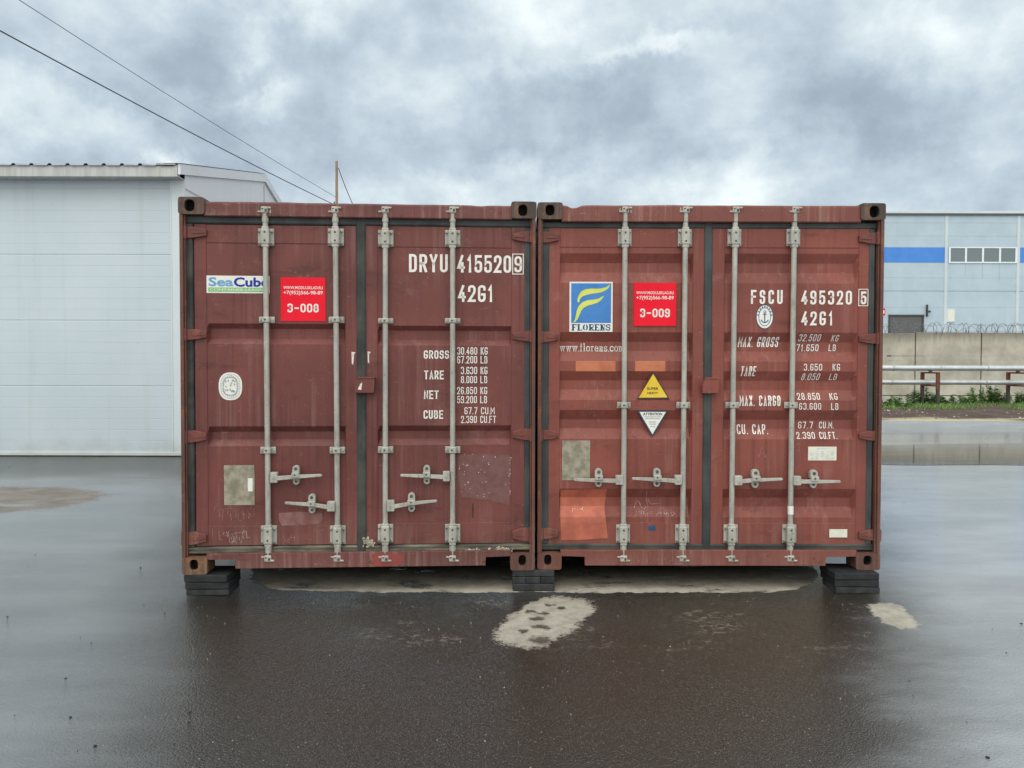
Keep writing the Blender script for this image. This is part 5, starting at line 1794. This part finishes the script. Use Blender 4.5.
for i_ in range(9000):
    x = rr.uniform(9, 24)
    y = 27.0 + abs(rr.gauss(0, 1)) * 2.4
    if y > 35 or mnoise.noise((x * .6, y * .5, 9)) < -.22: continue
    z0_ = verge_z(x, y)
    h = rr.uniform(.05, .17)
    a_ = rr.uniform(0, 6.28)
    d_ = Vector((math.cos(a_), math.sin(a_), 0)) * .014
    l_ = Vector((rr.uniform(-.08, .08), rr.uniform(-.08, .08), 0))
    p_ = Vector((x, y, z0_ - .01))
    f = gr.bm.faces.new([gr.bm.verts.new(v) for v in (p_ - d_, p_ + d_, p_ + l_ + Vector((0, 0, h)))])
    f.material_index = 0 if rr.random() < .93 else 1
tag(gr.build('grass', [M['leaf'], M['straw']]), kind='stuff')

# loose stones: on the verge and scattered over the yard
def pebbles(name, spots, mats):
    mb = MB()
    rr = random.Random(31)
    for (x, y, z0_, s_, mi) in spots:
        r = bmesh.ops.create_icosphere(mb.bm, subdivisions=1, radius=s_)
        k = Vector((rr.uniform(.7, 1.3), rr.uniform(.7, 1.3), rr.uniform(.4, .75)))
        off = rr.uniform(0, 50)
        for v in r['verts']:
            v.co = Vector((v.co.x * k.x, v.co.y * k.y, v.co.z * k.z)) * (1 + .35 * mnoise.noise(v.co / s_ + Vector((off, 0, 0))))
            v.co += Vector((x, y, z0_ + s_ * .25))
        for f in {f for v in r['verts'] for f in v.link_faces}: f.material_index = mi
    return tag(mb.build(name, mats), kind='stuff')


M['stone_pale'] = noisy('pale_stone', (.40, .38, .35), (.58, .56, .52), 40, .85)
M['stone_grey'] = noisy('grey_stone', (.14, .13, .12), (.24, .22, .20), 40, .85)
M['litter'] = noisy('dark_litter', (.010, .009, .008), (.022, .020, .018), 40, .8)
sp_ = []
rr = random.Random(2)
for i_ in range(520):
    x = rr.uniform(11, 22)
    y = rr.uniform(22.6, 26.8)
    if mnoise.noise((x * .5, y * .8, 3)) < -.05: continue
    sp_.append((x, y, verge_z(x, y), rr.choice((.012, .018, .025, .036)) * rr.uniform(.6, 1.2), 0 if rr.random() < .65 else 1))
for i_ in range(380):
    y = rr.uniform(3.0, 5.5)
    x = rr.uniform(-2.4, 2.6)
    if mnoise.noise((x * 1.7, y * 2.2, 5)) < .02: continue
    sp_.append((x, y, 0, rr.choice((.0014, .0018, .0022, .0032)), 0 if rr.random() < .55 else 1))
pebbles('gravel', sp_, [M['stone_pale'], M['stone_grey']])
sp_ = []
for i_ in range(85):
    y = 3.1 + 9 * rr.random() ** 1.5
    x = rr.choice((rr.uniform(-.9 * y, -.40 * y), rr.uniform(.48 * y, .9 * y)))
    if not (y > 12.5 and x < -5): sp_.append((x, y, 0, rr.choice((.003, .004, .006, .009)) * rr.uniform(.7, 1.2), 0))
pebbles('litter', sp_, [M['litter']])

# ------------------------------------------------------------------ pole and overhead lines
PD = 25.0
pxx = gx(337.3, PD)
ptop = gz(163, PD)
PO = empty('utility_pole', (pxx, PD, 0), 0, 'thin weathered pole rising behind the left container roof', 'pole')
MB().tube((0, 0, -.2), (.0, 0, ptop), .052, .040, n=12).build('pole_shaft', M['wood'], PO)
hz1 = gz(206, PD)
MB().box(-.10, .06, -.05, .05, hz1 - .04, hz1 + .03, .01).tube((-.08, 0, hz1), (-.08, 0, hz1 + .1), .02, n=8).build('insulator', M['post_dark'], PO)


def wire(name, a, b_, sag, r, label, grp):
    a, b_ = Vector(a), Vector(b_)
    pts_ = [a.lerp(b_, f) + Vector((0, 0, -sag * 4 * f * (1 - f))) for f in frange(0, 1, 40)]
    o = MB().path(pts_, r, 6).build(name, M['cable'])
    tag(o, label, 'cable', grp)


def at(px_, py_, dd): return Vector((0, 0, EYE)) + ray(px_, py_) * dd


wire('overhead_cable', at(-260, -112, 9), at(337, 206, PD), .10, .0115, 'thicker lower black cable crossing the sky down to the pole', 'overhead cables to the pole')
wire('overhead_cable', at(-260, -182, 9), at(337.5, 198, PD), .10, .006, 'thinner upper cable crossing the sky down to the pole', 'overhead cables to the pole')
wire('overhead_cable', at(338.4, 168, PD), at(362, 222, 27), .12, .013, 'short slack cable dropping right from the top of the pole', 'overhead cables to the pole')
